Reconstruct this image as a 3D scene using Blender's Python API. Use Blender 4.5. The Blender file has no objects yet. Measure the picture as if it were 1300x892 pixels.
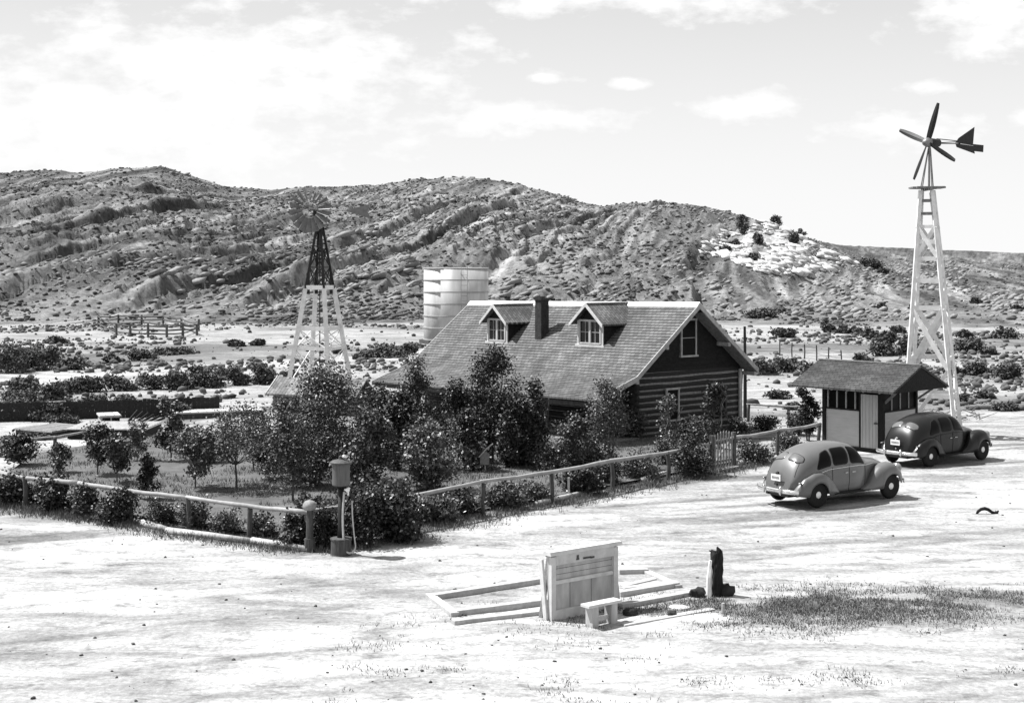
import bpy, math, random
import numpy as np
from mathutils import Vector, Matrix
R = math.radians
random.seed(7); rng = np.random.default_rng(11)
sc = bpy.context.scene
COL = sc.collection
FPX, CH, HZ, CX = 1800.0, 6.8, 330.0, 650.0      # focal length in photo pixels, eye height, horizon row

def G(x, y, z=0.0):                               # point at height z seen at photo position x, y
    Y = FPX*(CH-z)/(y-HZ); return Vector(((x-CX)*Y/FPX, Y, z))
def PT(x, y, Y):                                  # point at distance Y
    return Vector(((x-CX)*Y/FPX, Y, CH-(y-HZ)*Y/FPX))

# ------------------------------------------------------------------ noise
def _hash(ix, iy, seed):
    n = (ix.astype(np.int64)*374761393 + iy.astype(np.int64)*668265263 + seed*1442695041) & 0x7fffffff
    n = ((n ^ (n >> 13))*1274126177) & 0x7fffffff
    n = (n ^ (n >> 16)) & 0x7fffffff
    return n/float(0x7fffffff)
def vnoise(x, y, seed=0):
    x = np.asarray(x, float); y = np.asarray(y, float)
    ix, iy = np.floor(x), np.floor(y); fx, fy = x-ix, y-iy
    fx = fx*fx*(3-2*fx); fy = fy*fy*(3-2*fy)
    a = _hash(ix, iy, seed); b = _hash(ix+1, iy, seed); c = _hash(ix, iy+1, seed); d = _hash(ix+1, iy+1, seed)
    return (a*(1-fx)+b*fx)*(1-fy)+(c*(1-fx)+d*fx)*fy
def fbm(x, y, seed=0, o=4):
    s = 0; a = 1; t = 0
    for k in range(o):
        s = s+a*vnoise(x*2**k+17*k, y*2**k-9*k, seed+k); t += a; a *= .5
    return s/t
def sstep(a, b, x):
    t = np.clip((x-a)/(b-a), 0, 1); return t*t*(3-2*t)

# ------------------------------------------------------------------ materials
def newmat(name):
    m = bpy.data.materials.new(name); m.use_nodes = True
    nt = m.node_tree; b = nt.nodes['Principled BSDF']; return m, nt, b
def mat(name, base, var=.25, scale=6, rough=.8, bump=.15, bscale=None, stretch=(1,1,1), spec=.3, metal=0, detail=5, coat=0, spots=0, spotscale=2, spotcol=.5):
    m, nt, b = newmat(name); N = nt.nodes; L = nt.links
    tc = N.new('ShaderNodeTexCoord'); mp = N.new('ShaderNodeMapping'); mp.inputs['Scale'].default_value = stretch
    L.new(tc.outputs['Object'], mp.inputs['Vector'])
    n = N.new('ShaderNodeTexNoise'); n.inputs['Scale'].default_value = scale; n.inputs['Detail'].default_value = detail
    n.inputs['Roughness'].default_value = .65
    L.new(mp.outputs[0], n.inputs['Vector'])
    r = N.new('ShaderNodeValToRGB')
    lo, hi = base*(1-var), min(.9, base*(1+var))
    r.color_ramp.elements[0].position = .3; r.color_ramp.elements[1].position = .7
    r.color_ramp.elements[0].color = (lo, lo, lo, 1); r.color_ramp.elements[1].color = (hi, hi, hi, 1)
    L.new(n.outputs['Fac'], r.inputs[0]); out = r.outputs[0]
    if spots:
        n2 = N.new('ShaderNodeTexNoise'); n2.inputs['Scale'].default_value = spotscale; n2.inputs['Detail'].default_value = 6
        L.new(mp.outputs[0], n2.inputs['Vector'])
        r2 = N.new('ShaderNodeValToRGB'); r2.color_ramp.elements[0].position = .5; r2.color_ramp.elements[1].position = .66
        r2.color_ramp.elements[0].color = (0,0,0,1); r2.color_ramp.elements[1].color = (spots,)*3+(1,)
        L.new(n2.outputs['Fac'], r2.inputs[0])
        mx = N.new('ShaderNodeMix'); mx.data_type = 'RGBA'; L.new(r2.outputs[0], mx.inputs['Factor'])
        L.new(out, mx.inputs['A']); mx.inputs['B'].default_value = (base*spotcol,)*3+(1,); out = mx.outputs['Result']
    L.new(out, b.inputs['Base Color'])
    b.inputs['Roughness'].default_value = rough; b.inputs['Specular IOR Level'].default_value = spec; b.inputs['Metallic'].default_value = metal
    b.inputs['Coat Weight'].default_value = coat; b.inputs['Coat Roughness'].default_value = .12
    if bump:
        nb = N.new('ShaderNodeTexNoise'); nb.inputs['Scale'].default_value = bscale or scale*3; nb.inputs['Detail'].default_value = 4
        L.new(mp.outputs[0], nb.inputs['Vector'])
        bp = N.new('ShaderNodeBump'); bp.inputs['Strength'].default_value = bump; bp.inputs['Distance'].default_value = .03
        L.new(nb.outputs['Fac'], bp.inputs['Height']); L.new(bp.outputs[0], b.inputs['Normal'])
    return m

M = {}
M['white_paint'] = mat('white_paint', .40, .2, 5, .6, .1, stretch=(1,1,.3), spots=.5, spotscale=3, spotcol=.55)
M['white_timber'] = mat('white_timber', .5, .16, 4, .6, .1, spots=.4, spotscale=2.5, spotcol=.6)
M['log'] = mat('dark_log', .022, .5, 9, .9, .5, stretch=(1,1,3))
M['chink'] = mat('chinking', .17, .35, 8, .9, .3)
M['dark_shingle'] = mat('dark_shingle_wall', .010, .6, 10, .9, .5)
M['trim'] = mat('pale_trim', .30, .3, 5, .7, .15)
M['ridge'] = mat('ridge_board', .75, .12, 3, .6, .05)
M['glass'] = mat('window_glass', .006, .5, 2.5, .12, 0, spec=.3)
M['dullglass'] = mat('shaded_glass', .004, .5, 2.5, .5, 0, spec=.08)
M['brightpaint'] = mat('bright_white_timber', .66, .14, 4, .6, .1, spots=.3, spotscale=2.5, spotcol=.6)
M['palesteel'] = mat('pale_steel', .15, .25, 3, .5, .05, metal=.3)
M['iron'] = mat('dark_iron', .008, .5, 8, .6, .2, spec=.4)
M['galv'] = mat('galvanised_steel', .2, .3, 3, .45, .05, metal=.5)
M['tank'] = mat('tank_paint', .46, .22, 1.2, .6, .1, stretch=(1,1,.25), spots=.65, spotscale=1.1, spotcol=.42)
M['tankband'] = mat('tank_band', .3, .2, 3, .6, .1)
M['rail'] = mat('peeled_pole', .26, .3, 3, .8, .3, stretch=(1,1,1))
M['post'] = mat('weathered_post', .06, .45, 6, .9, .4, stretch=(3,3,.5))
M['plank'] = mat('grey_plank', .18, .35, 5, .9, .3, stretch=(2,2,2), spots=.5, spotscale=3)
M['paleplank'] = mat('bleached_plank', .37, .25, 5, .85, .3, spots=.4, spotscale=4)
M['stonecap'] = mat('stone_cap', .22, .3, 9, .9, .3)
M['rock'] = mat('pale_rock', .21, .35, 5, .95, .5)
M['sandstone'] = mat('white_sandstone', .52, .25, .5, .95, .9, bscale=1.6, spots=.85, spotscale=.9, spotcol=.35)
M['darkrock'] = mat('dark_rock', .025, .5, 6, .95, .6)
M['sage'] = mat('sagebrush_leaf', .075, .6, .5, .95, 0)
M['shrub'] = mat('desert_shrub_leaf', .065, .5, 4, .8, 0)
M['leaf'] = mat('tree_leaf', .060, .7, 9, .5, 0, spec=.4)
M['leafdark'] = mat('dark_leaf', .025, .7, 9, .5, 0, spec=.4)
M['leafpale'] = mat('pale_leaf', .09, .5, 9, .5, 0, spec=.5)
M['bark'] = mat('bark', .085, .4, 12, .95, .5, stretch=(2,2,.5))
M['grass'] = mat('grass_blade', .11, .5, 6, .7, 0)
M['lawn'] = mat('lawn_turf', .09, .4, 1.1, .95, .6, bscale=22, spots=.5, spotscale=.6, spotcol=.55)
M['flower'] = mat('pale_blossom', .75, .1, 4, .7, 0)
M['carpaint'] = mat('grey_car_paint', .088, .12, 1.5, .42, .0, spec=.5, coat=.45)
M['carblack'] = mat('black_car_paint', .005, .25, 1.5, .34, .0, spec=.3, coat=.08)
M['rubber'] = mat('tyre_rubber', .010, .3, 9, .85, .1)
M['chrome'] = mat('chrome', .72, .1, 5, .22, 0, metal=.9)
M['hubcap'] = mat('pale_hubcap', .7, .1, 5, .3, 0, metal=.2)
M['seam'] = mat('door_gap', .006, .1, 5, .8, 0)
M['plate'] = mat('licence_plate', .7, .1, 20, .5, .0)
M['plateink'] = mat('plate_figures', .12, .1, 20, .6, 0)
M['lens'] = mat('lamp_lens', .2, .1, 10, .15, 0, spec=.7)
M['grille'] = mat('grille', .2, .3, 9, .3, 0, metal=.7)
M['clapboard'] = mat('painted_board', .42, .12, 3, .75, .1, stretch=(.6,.6,5))
M['door'] = mat('plank_door', .38, .14, 4, .75, .1, stretch=(4,4,.4))
M['darktrim'] = mat('dark_trim', .008, .4, 6, .8, .2)
M['hose'] = mat('rubber_hose', .38, .2, 6, .5, 0)
M['rust'] = mat('rusty_can', .06, .5, 6, .7, .2, stretch=(3,3,.6), spots=.5, spotscale=5)
M['pumpbox'] = mat('pump_drum_metal', .09, .3, 6, .6, .15, stretch=(4,4,.5))
M['stumpwood'] = mat('charred_wood', .012, .7, 8, .95, .7, stretch=(3,3,.5))
M['bare'] = mat('pale_wood', .55, .3, 7, .9, .4, stretch=(3,3,.4))  # much paler wood tone, for the left side of the stump

def shingle_mat(name, base, rows=.16, w=.22):
    m, nt, b = newmat(name); N = nt.nodes; L = nt.links
    tc = N.new('ShaderNodeTexCoord'); sp = N.new('ShaderNodeSeparateXYZ'); L.new(tc.outputs['Object'], sp.inputs[0])
    cb = N.new('ShaderNodeCombineXYZ'); mu = N.new('ShaderNodeMath'); mu.operation = 'MULTIPLY'; mu.inputs[1].default_value = 1.25
    L.new(sp.outputs['X'], mu.inputs[0]); L.new(sp.outputs['Y'], cb.inputs[0]); L.new(mu.outputs[0], cb.inputs[1])
    br = N.new('ShaderNodeTexBrick'); br.inputs['Scale'].default_value = 1; br.inputs['Brick Width'].default_value = w; br.inputs['Row Height'].default_value = rows
    br.inputs['Mortar Size'].default_value = .012; br.inputs['Bias'].default_value = 0; br.offset = .37
    br.inputs['Color1'].default_value = (base*.72,)*3+(1,); br.inputs['Color2'].default_value = (base*1.25,)*3+(1,); br.inputs['Mortar'].default_value = (base*.3,)*3+(1,)
    L.new(cb.outputs[0], br.inputs['Vector'])
    n = N.new('ShaderNodeTexNoise'); n.inputs['Scale'].default_value = .8; n.inputs['Detail'].default_value = 7; L.new(tc.outputs['Object'], n.inputs['Vector'])
    r = N.new('ShaderNodeValToRGB'); r.color_ramp.elements[0].position = .3; r.color_ramp.elements[1].position = .72
    r.color_ramp.elements[0].color = (.62,.62,.62,1); r.color_ramp.elements[1].color = (1.3,1.3,1.3,1); L.new(n.outputs['Fac'], r.inputs[0])
    mx = N.new('ShaderNodeMix'); mx.data_type = 'RGBA'; mx.blend_type = 'MULTIPLY'; mx.inputs['Factor'].default_value = 1
    L.new(br.outputs['Color'], mx.inputs['A']); L.new(r.outputs[0], mx.inputs['B']); L.new(mx.outputs['Result'], b.inputs['Base Color'])
    b.inputs['Roughness'].default_value = .9; b.inputs['Specular IOR Level'].default_value = .2
    bp = N.new('ShaderNodeBump'); bp.inputs['Strength'].default_value = .5; bp.inputs['Distance'].default_value = .02
    L.new(br.outputs['Color'], bp.inputs['Height']); L.new(bp.outputs[0], b.inputs['Normal'])
    return m
M['roof'] = shingle_mat('cedar_shingles', .118)
M['roof2'] = shingle_mat('shed_shingles', .07, .13, .2)
M['roof3'] = shingle_mat('old_shingles', .17, .2, .3)

def ground_mat(name, far=False):
    m, nt, b = newmat(name); N = nt.nodes; L = nt.links
    at = N.new('ShaderNodeAttribute'); at.attribute_name = 'tone'
    tc = N.new('ShaderNodeTexCoord')
    def nz(scale, detail, rough=.6, st=(1,1,1), dist=0):
        mp = N.new('ShaderNodeMapping'); mp.inputs['Scale'].default_value = st; L.new(tc.outputs['Object'], mp.inputs['Vector'])
        n = N.new('ShaderNodeTexNoise'); n.inputs['Scale'].default_value = scale; n.inputs['Detail'].default_value = detail; n.inputs['Roughness'].default_value = rough
        n.inputs['Distortion'].default_value = dist
        L.new(mp.outputs[0], n.inputs['Vector']); return n.outputs['Fac']
    def ramp(f, p0, p1, c0, c1):
        r = N.new('ShaderNodeValToRGB'); r.color_ramp.elements[0].position = p0; r.color_ramp.elements[1].position = p1
        r.color_ramp.elements[0].color = (c0,)*3+(1,); r.color_ramp.elements[1].color = (c1,)*3+(1,); L.new(f, r.inputs[0]); return r.outputs[0]
    def mul(a, c):
        mx = N.new('ShaderNodeMix'); mx.data_type = 'RGBA'; mx.blend_type = 'MULTIPLY'; mx.inputs['Factor'].default_value = 1
        L.new(a, mx.inputs['A']); L.new(c, mx.inputs['B']); return mx.outputs['Result']
    if far:
        c = mul(at.outputs['Color'], ramp(nz(.9, 8, .7), .36, .62, .55, 1.25))
        c = mul(c, ramp(nz(.12, 6, .6, (1,.35,1)), .35, .65, .8, 1.15))
        bh = nz(.7, 9, .75); bs, bd = .9, .7
    else:
        c = mul(at.outputs['Color'], ramp(nz(9, 9, .75), .36, .62, .66, 1.12))
        c = mul(c, ramp(nz(.55, 10, .72, (.55,1.9,1), .6), .38, .60, .60, 1.10))
        c = mul(c, ramp(nz(1.9, 10, .72, (.8,1.2,1)), .34, .47, .5, 1.0))
        c = mul(c, ramp(nz(.16, 8, .66, (1,1.8,1), .4), .36, .56, .68, 1.04))
        bh = nz(3.2, 9, .7); bs, bd = .55, .10
    L.new(c, b.inputs['Base Color']); b.inputs['Roughness'].default_value = .96; b.inputs['Specular IOR Level'].default_value = .15
    bp = N.new('ShaderNodeBump'); bp.inputs['Strength'].default_value = bs; bp.inputs['Distance'].default_value = bd
    L.new(bh, bp.inputs['Height']); L.new(bp.outputs[0], b.inputs['Normal'])
    return m
M['ground'] = ground_mat('sandy_ground'); M['hills'] = ground_mat('rocky_hillside', True)

# ------------------------------------------------------------------ mesh building
def link(name, me, parent=None, m=None, loc=None, smooth=False):
    o = bpy.data.objects.new(name, me); COL.objects.link(o)
    if m: me.materials.append(m)
    if parent: o.parent = parent
    if loc is not None: o.location = loc
    if smooth and len(me.polygons): me.polygons.foreach_set('use_smooth', [True]*len(me.polygons))
    return o
def npmesh(name, V, F, parent=None, m=None, loc=None, smooth=False):
    V = np.asarray(V, np.float32); F = np.asarray(F, np.int32); k = F.shape[1]; me = bpy.data.meshes.new(name)
    me.vertices.add(len(V)); me.vertices.foreach_set('co', V.ravel())
    me.loops.add(F.size); me.loops.foreach_set('vertex_index', F.ravel())
    me.polygons.add(len(F)); me.polygons.foreach_set('loop_start', np.arange(0, F.size, k, dtype=np.int32)); 
    me.update(calc_edges=True); me.validate()
    return link(name, me, parent, m, loc, smooth)
class MB:
    def __init__(s): s.v = []; s.f = []
    def add(s, vs, fs):
        n = len(s.v); s.v += [tuple(v) for v in vs]; s.f += [tuple(i+n for i in f) for f in fs]; return s
    def box(s, c, d, rz=0, taper=1, Mx=None):
        x, y, z = d[0]/2, d[1]/2, d[2]/2; out = []
        for k, (a, b_, e) in enumerate([(-1,-1,-1),(1,-1,-1),(1,1,-1),(-1,1,-1),(-1,-1,1),(1,-1,1),(1,1,1),(-1,1,1)]):
            t = taper if e > 0 else 1; p = Vector((a*x*t, b_*y*t, e*z))
            if Mx: p = Mx @ p
            elif rz: p = Matrix.Rotation(rz, 3, 'Z') @ p
            out.append(p+Vector(c))
        return s.add(out, [(0,3,2,1),(4,5,6,7),(0,1,5,4),(1,2,6,5),(2,3,7,6),(3,0,4,7)])
    def bar(s, p0, p1, w, h, up=(0,0,1)):
        p0, p1 = Vector(p0), Vector(p1); d = (p1-p0).normalized(); up = Vector(up)
        if abs(d.dot(up)) > .98: up = Vector((0,1,0))
        a = d.cross(up).normalized(); b = a.cross(d).normalized(); vs = []
        for p in (p0, p1):
            for i, j in ((-1,-1),(1,-1),(1,1),(-1,1)): vs.append(p+a*(i*w/2)+b*(j*h/2))
        return s.add(vs, [(0,1,2,3),(7,6,5,4),(0,4,5,1),(1,5,6,2),(2,6,7,3),(3,7,4,0)])
    def path(s, pts, rad, n=8, cap=True):
        pts = [Vector(p) for p in pts]; k = len(pts)
        if not hasattr(rad, '__len__'): rad = [rad]*k
        vs = []; prev = None
        for i, p in enumerate(pts):
            d = (pts[min(i+1,k-1)]-pts[max(i-1,0)]).normalized()
            if prev is None:
                a = d.orthogonal().normalized()
            else:
                a = (prev-d*prev.dot(d)); a = a.normalized() if a.length > 1e-6 else d.orthogonal().normalized()
            prev = a; b = d.cross(a)
            for j in range(n):
                t = 2*math.pi*j/n; vs.append(p+(a*math.cos(t)+b*math.sin(t))*rad[i])
        fs = [(i*n+j, i*n+(j+1)%n, (i+1)*n+(j+1)%n, (i+1)*n+j) for i in range(k-1) for j in range(n)]
        if cap: fs += [tuple(range(n-1,-1,-1)), tuple((k-1)*n+j for j in range(n))]
        return s.add(vs, fs)
    def tube(s, p0, p1, r0, r1=None, n=8): return s.path([p0, p1], [r0, r0 if r1 is None else r1], n)
    def lathe(s, prof, n=24, c=(0,0,0), axis='Z'):
        vs = []
        for (r, h) in prof:
            for j in range(n):
                t = 2*math.pi*j/n; a, b = r*math.cos(t), r*math.sin(t)
                p = (a, b, h) if axis == 'Z' else (a, h, b) if axis == 'Y' else (h, a, b)
                vs.append(Vector(p)+Vector(c))
        k = len(prof); fs = [(i*n+j, i*n+(j+1)%n, (i+1)*n+(j+1)%n, (i+1)*n+j) for i in range(k-1) for j in range(n)]
        fs += [tuple(range(n-1,-1,-1)), tuple((k-1)*n+j for j in range(n))]
        return s.add(vs, fs)
    def prism(s, poly, off):                       # polygon swept along off
        n = len(poly); off = Vector(off); vs = [Vector(p) for p in poly]+[Vector(p)+off for p in poly]
        return s.add(vs, [tuple(range(n-1,-1,-1)), tuple(range(n,2*n))]+[(i,(i+1)%n,(i+1)%n+n,i+n) for i in range(n)])
    def slab(s, poly, t):                          # polygon given its thickness t against its normal
        a, b, c = [Vector(p) for p in poly[:3]]; nn = (b-a).cross(c-a).normalized(); return s.prism(poly, nn*t)
    def grid(s, fn, nu, nv):
        n = len(s.v)
        for i in range(nu+1):
            for j in range(nv+1): s.v.append(tuple(fn(i/nu, j/nv)))
        s.f += [(n+i*(nv+1)+j, n+(i+1)*(nv+1)+j, n+(i+1)*(nv+1)+j+1, n+i*(nv+1)+j+1) for i in range(nu) for j in range(nv)]; return s
    def build(s, name, m, parent=None, smooth=False, loc=None, bevel=0):
        me = bpy.data.meshes.new(name); me.from_pydata(s.v, [], s.f); me.update()
        o = link(name, me, parent, m, loc, False)
        import bmesh
        bm = bmesh.new(); bm.from_mesh(me); bmesh.ops.recalc_face_normals(bm, faces=bm.faces)
        if bevel: bmesh.ops.bevel(bm, geom=bm.edges[:], offset=bevel, segments=1, affect='EDGES', clamp_overlap=True)
        bm.to_mesh(me); bm.free()
        if smooth: me.polygons.foreach_set('use_smooth', [True]*len(me.polygons))
        return o
def tag(o, label=None, cat=None, group=None, kind=None):
    if label: o['label'] = label
    if cat: o['category'] = cat
    if group: o['group'] = group
    if kind: o['kind'] = kind
    return o
def thing(name, label, cat, loc=(0,0,0), rz=0, group=None):
    o = bpy.data.objects.new(name, None); COL.objects.link(o); o.location = loc; o.rotation_euler = (0,0,rz); o.empty_display_size = .3
    return tag(o, label, cat, group)
def copy_tree(o, parent=None):
    c = o.copy(); COL.objects.link(c); c.parent = parent
    for ch in list(o.children): copy_tree(ch, c)
    return c

# ------------------------------------------------------------------ terrain
SKY = [(-1400,250),(-600,245),(-200,232),(0,221),(60,217),(100,220),(150,214),(205,212),(240,222),(290,236),(340,240),(400,238),(450,237),(500,232),(530,226),(600,225),(640,232),(690,243),(735,255),(765,262),(800,257),(850,262),(900,266),(940,273),(970,283),(1000,294),(1040,306),(1070,311),(1110,312),(1200,317),(1300,321),(1600,324),(2600,322)]
RID = [(-1400,420),(0,390),(200,400),(330,430),(560,430),(735,390),(800,370),(900,340),(960,310),(1000,330),(1050,480),(1110,620),(1300,700),(2600,700)]
sx, sy = np.array([p[0] for p in SKY]), np.array([p[1] for p in SKY]); rx, ry = np.array([p[0] for p in RID]), np.array([p[1] for p in RID])
Y0 = 152.0
def hgt(X, Y):
    X = np.asarray(X, float); Y = np.asarray(Y, float)
    px = CX+FPX*X/np.maximum(Y, 20)
    Yr = np.interp(px, rx, ry)*(1+.04*(vnoise(px*.01, px*0, 5)-.5)); zs = np.interp(px, sx, sy)
    zr = CH+(HZ-zs)*Yr/FPX
    t = (Y-Y0)/(Yr-Y0); tc = np.clip(t, 0, 1)
    lefty = sstep(1120, 900, px)                      # 1 on the high hills, 0 on the low plain at the right
    prof = (tc**1.25)*(lefty)+(1-lefty)*(tc**1.1)
    h = zr*prof
    env = sstep(0, .12, tc)*(1-.75*sstep(.75, 1.0, t))
    # spurs and gullies
    big = fbm((X-.22*Y)*.03+3, Y*.010, 21, 3)-.5
    h = h+env*lefty*(big*10)
    # tilted strata: gentle top, broken face on the right hand side
    wq = (fbm(X*.02, Y*.012, 31, 4)-.5)*17
    q = X-.22*(Y-150)+wq
    q = q+(fbm(X*.22, Y*.16, 33, 3)-.5)*2.6
    per = 17.0; ph = q/per; fr = ph-np.floor(ph)
    hs = _hash(np.floor(ph), np.floor(ph)*0, 77)
    amp = (1.0+2.3*hs)*(.55+.9*fbm(X*.14, Y*.1, 35, 3))*sstep(.38, .62, fbm(X*.03+9, Y*.02, 41, 3))
    ledge = np.where(fr < .93, fr/.93, (1-fr)/.07)
    h = h+env*lefty*amp*(ledge-.4)
    fr2 = (q/5.3+fbm(X*.05, Y*.05, 47, 2)*2); fr2 = fr2-np.floor(fr2)
    h = h+env*lefty*1.05*(np.where(fr2 < .88, fr2/.88, (1-fr2)/.12)-.4)*sstep(.35, .6, fbm(X*.05+3, Y*.05, 43, 3))
    h = h+env*(.35+.65*lefty)*(fbm(X*.12, Y*.10, 51, 4)-.5)*1.8
    h = h+env*((fbm(X*.55, Y*.4, 61, 3)-.5)*1.1+(fbm(X*1.5, Y*.8, 63, 2)-.5)*.5)
    # low plain on the right gets soft swells
    h = h+(1-lefty)*sstep(0, .1, tc)*(fbm(X*.012, Y*.006, 71, 3)-.5)*3.2*(1-.7*sstep(.7,1,t))
    # beyond the crest
    h = np.where(t > 1, h-(t-1)*zr*.5*lefty-(1-lefty)*(t-1)*2.0, h)
    near = (1-sstep(0, .12, tc))
    h = h+near*sstep(62, 90, Y)*(fbm(X*.05, Y*.05, 81, 3)-.5)*.7
    h = h+(fbm(X*.5, Y*.5, 91, 3)-.5)*.10*near
    # a rise of worn rock under the pale outcrop
    h = h+4.2*np.exp(-(((px-1040)/55.0)**2+((Y-265)/35.0)**2))
    ox, oy = (px-992)/115.0, (Y-262)/42.0
    h = h+1.2*np.exp(-(ox*ox*1.6+oy*oy))
    return h

def inpoly(X, Y, poly):
    ins = np.zeros(np.shape(X), bool); n = len(poly); j = n-1
    for i in range(n):
        xi, yi = poly[i][0], poly[i][1]; xj, yj = poly[j][0], poly[j][1]
        c = ((yi > Y) != (yj > Y)) & (X < (xj-xi)*(Y-yi)/(yj-yi+1e-12)+xi); ins ^= c; j = i
    return ins
FC = G(394, 698)                                   # fence corner
FL = G(0, 640); FLd = (FL-FC).normalized(); FL2 = FC+FLd*17
FR = G(1042, 572); FRd = (FR-FC).normalized()
LAWN = [FC+Vector((0,.5,0)), FC+FRd*14.5+Vector((-.3,.3,0)), FC+FRd*20.5+Vector((-.3,.3,0)), FC+FRd*20.5+Vector((-5,8,0)), G(640,552), G(400,545), G(180,556), G(40,580), FL+Vector((-1,1.5,0))]

def ground_tone(X, Y):
    px = CX+FPX*X/np.maximum(Y, 5); py = HZ+FPX*CH/np.maximum(Y, 5)
    t = np.full(np.shape(X), .40)
    ac = Y-.42*X; al = X+.42*Y
    rut = sstep(.56,.72,fbm(ac*1.5, al*.07, 401, 4))*sstep(.4,.6,fbm(X*.12,Y*.12,403,3)); t = t*(1-.5*rut*sstep(23,29,Y))
    for c0, wd in ((24.2,.16),(25.6,.16),(29.5,.14),(30.9,.14),(20.3,.15)):
        rr_ = np.exp(-((ac-c0-.5*np.sin(al*.16+c0))/wd)**2)*sstep(.38,.55,fbm(al*.25,ac*.6,405,3)); t = t*(1-.32*rr_)
    # wheel-packed yard and weeds, by ground position
    wob = fbm(X*.35, Y*.35, 5, 4)
    d = (Y-(26.9+.95*(X+5)))                       # distance behind the line of the right-hand fence
    # beyond the garden: mottled dry scrub land
    scrub = sstep(56, 64, Y+2*(wob-.5)*8)
    t = np.where(scrub > 0, t*(1-scrub)+scrub*(.13+.20*sstep(.38,.62,fbm(X*.045, Y*.10, 15, 4))), t)
    # dirt track across the flat on the left
    Xa = np.array([-60,-30,-20,-8,5,30]); Ya = np.array([74,77.5,86,104,116,132]); yr = np.interp(X, Xa, Ya)
    band = np.exp(-((Y-yr)/(2.2+.02*Y))**2)*sstep(12, 0, X)
    t = t*(1-band)+band*.46
    for (xc, yc, w, h_, tv) in [(-8, 100, 14, 7, .4), (12, 92, 10, 7, .36), (20, 74, 9, 5, .40), (16, 130, 22, 9, .36),(32, 100, 14, 7, .30),(-40,118,22,10,.33), (22, 62, 6, 3, .4),(-26,60,9,3.5,.42),(-16,66,8,3,.4)]:
        e = np.exp(-(((X-xc)/w)**2+((Y-yc)/h_)**2)*1.3)*sstep(.3,.6,fbm(X*.13,Y*.2,19,3)); t = t*(1-e)+e*tv
    # weedy patch in the near right corner
    pts = np.exp(-(((X-6.2)/4.6)**2+((Y-27.9-.16*(X-6))/1.35)**2)**1.4)*sstep(.34,.56,fbm(X*1.1, Y*1.6, 23, 4))
    t = t*(1-pts)+pts*.17
    # trampled weeds along the fences
    for (A, D, L) in ((FC, FRd, 22), (FC, FLd, 14)):
        s = (X-A.x)*D.x+(Y-A.y)*D.y; dd = np.abs((X-A.x)*D.y-(Y-A.y)*D.x)
        e = np.exp(-(dd/.75)**2)*(s > -.3)*(s < L)*sstep(.3,.55,wob+.12); t = t*(1-e)+e*.17
    e = sstep(44, 50, Y)*(X > 15)*sstep(.42,.6,wob); t = t*(1-.5*e)+.5*e*.3
    return t
def grid_mesh(name, Xs, Ys, fan, m, tonefn):
    U, Yg = np.meshgrid(Xs, Ys); X = U*Yg if fan else U; Z = hgt(X, Yg); t = tonefn(X, Yg, Z)
    V = np.stack([X, Yg, Z], -1).reshape(-1, 3); nr, nc = Yg.shape
    i = np.arange(nr*nc).reshape(nr, nc); F = np.stack([i[:-1,:-1], i[:-1,1:], i[1:,1:], i[1:,:-1]], -1).reshape(-1, 4)
    o = npmesh(name, V, F, None, m, smooth=True)
    a = o.data.color_attributes.new('tone', 'FLOAT_COLOR', 'POINT'); tt = t.reshape(-1)
    a.data.foreach_set('color', np.stack([tt,tt,tt,np.ones_like(tt)], -1).astype(np.float32).ravel())
    return o
def rng_axis(parts):
    out = []
    for a, b, s in parts: out += list(np.arange(a, b, s))
    return np.array(out)
gx = rng_axis([(-700,-200,25),(-200,-60,5),(-60,-24,.8),(-24,26,.17),(26,60,.8),(60,200,5),(200,701,25)])
gy = rng_axis([(-120,0,15),(0,18,2),(18,58,.17),(58,100,.5),(100,Y0,1)]); gy = np.append(gy, Y0)
tag(grid_mesh('ground', gx, gy, False, M['ground'], lambda X, Y, Z: ground_tone(X, Y)), kind='structure')
def hill_tone(X, Y, Z):
    px = CX+FPX*X/Y
    base = .155+.10*(fbm(X*.05, Y*.03, 101, 4)-.5)*2
    q = X-.22*(Y-150)+(fbm(X*.02, Y*.012, 31, 4)-.5)*17
    bands = sstep(.50, .64, fbm(q*.16, Y*.012, 103, 4)); base = base*(1-.6*bands)+.6*bands*.30
    lin = fbm(q*.75, Y*.02, 113, 3); base = base*(1-.45*sstep(.56,.66,lin))*(1+.55*sstep(.44,.34,lin)); lin2 = fbm(q*.3, Y*.008, 117, 3); base = base*(1+.45*sstep(.55,.68,lin2))
    e = sstep(190, 165, Y)*sstep(.35,.6,fbm(X*.05,Y*.1,107,3)); base = base*(1-e)+e*.28
    # slopes of pale scree
    for (xc, yc, w, h_, tv) in [(700,215,90,45,.32),(460,225,40,30,.28),(1000,185,130,14,.34),(230,185,60,12,.28)]:
        g = np.exp(-(((px-xc)/w)**2+((Y-yc)/h_)**2))*sstep(.35,.6,fbm(X*.09,Y*.05,109,4)); base = base*(1-g)+g*tv
    g = np.exp(-((px-1000)/70.0)**2-((Y-266)/24.0)**2)*sstep(.34,.5,fbm(X*.25,Y*.15,121,4)); base = base*(1-g)+g*.62
    return base*.68*(1-.25*sstep(950,1080,px)*sstep(200,260,Y))
us = rng_axis([(-1.6,-.5,.02),(-.5,-.40,.004),(-.40,.40,.00072),(.40,.5,.004),(.5,1.6,.02)])
ty = np.linspace(0, 1, 330); hy = np.concatenate([Y0+(455-Y0)*ty**1.15, np.array([465,480,500,525,550,580,610,640,670,700,730,780,900,1300,2500])])
tag(grid_mesh('hills', us, hy, True, M['hills'], hill_tone), kind='structure')

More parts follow.
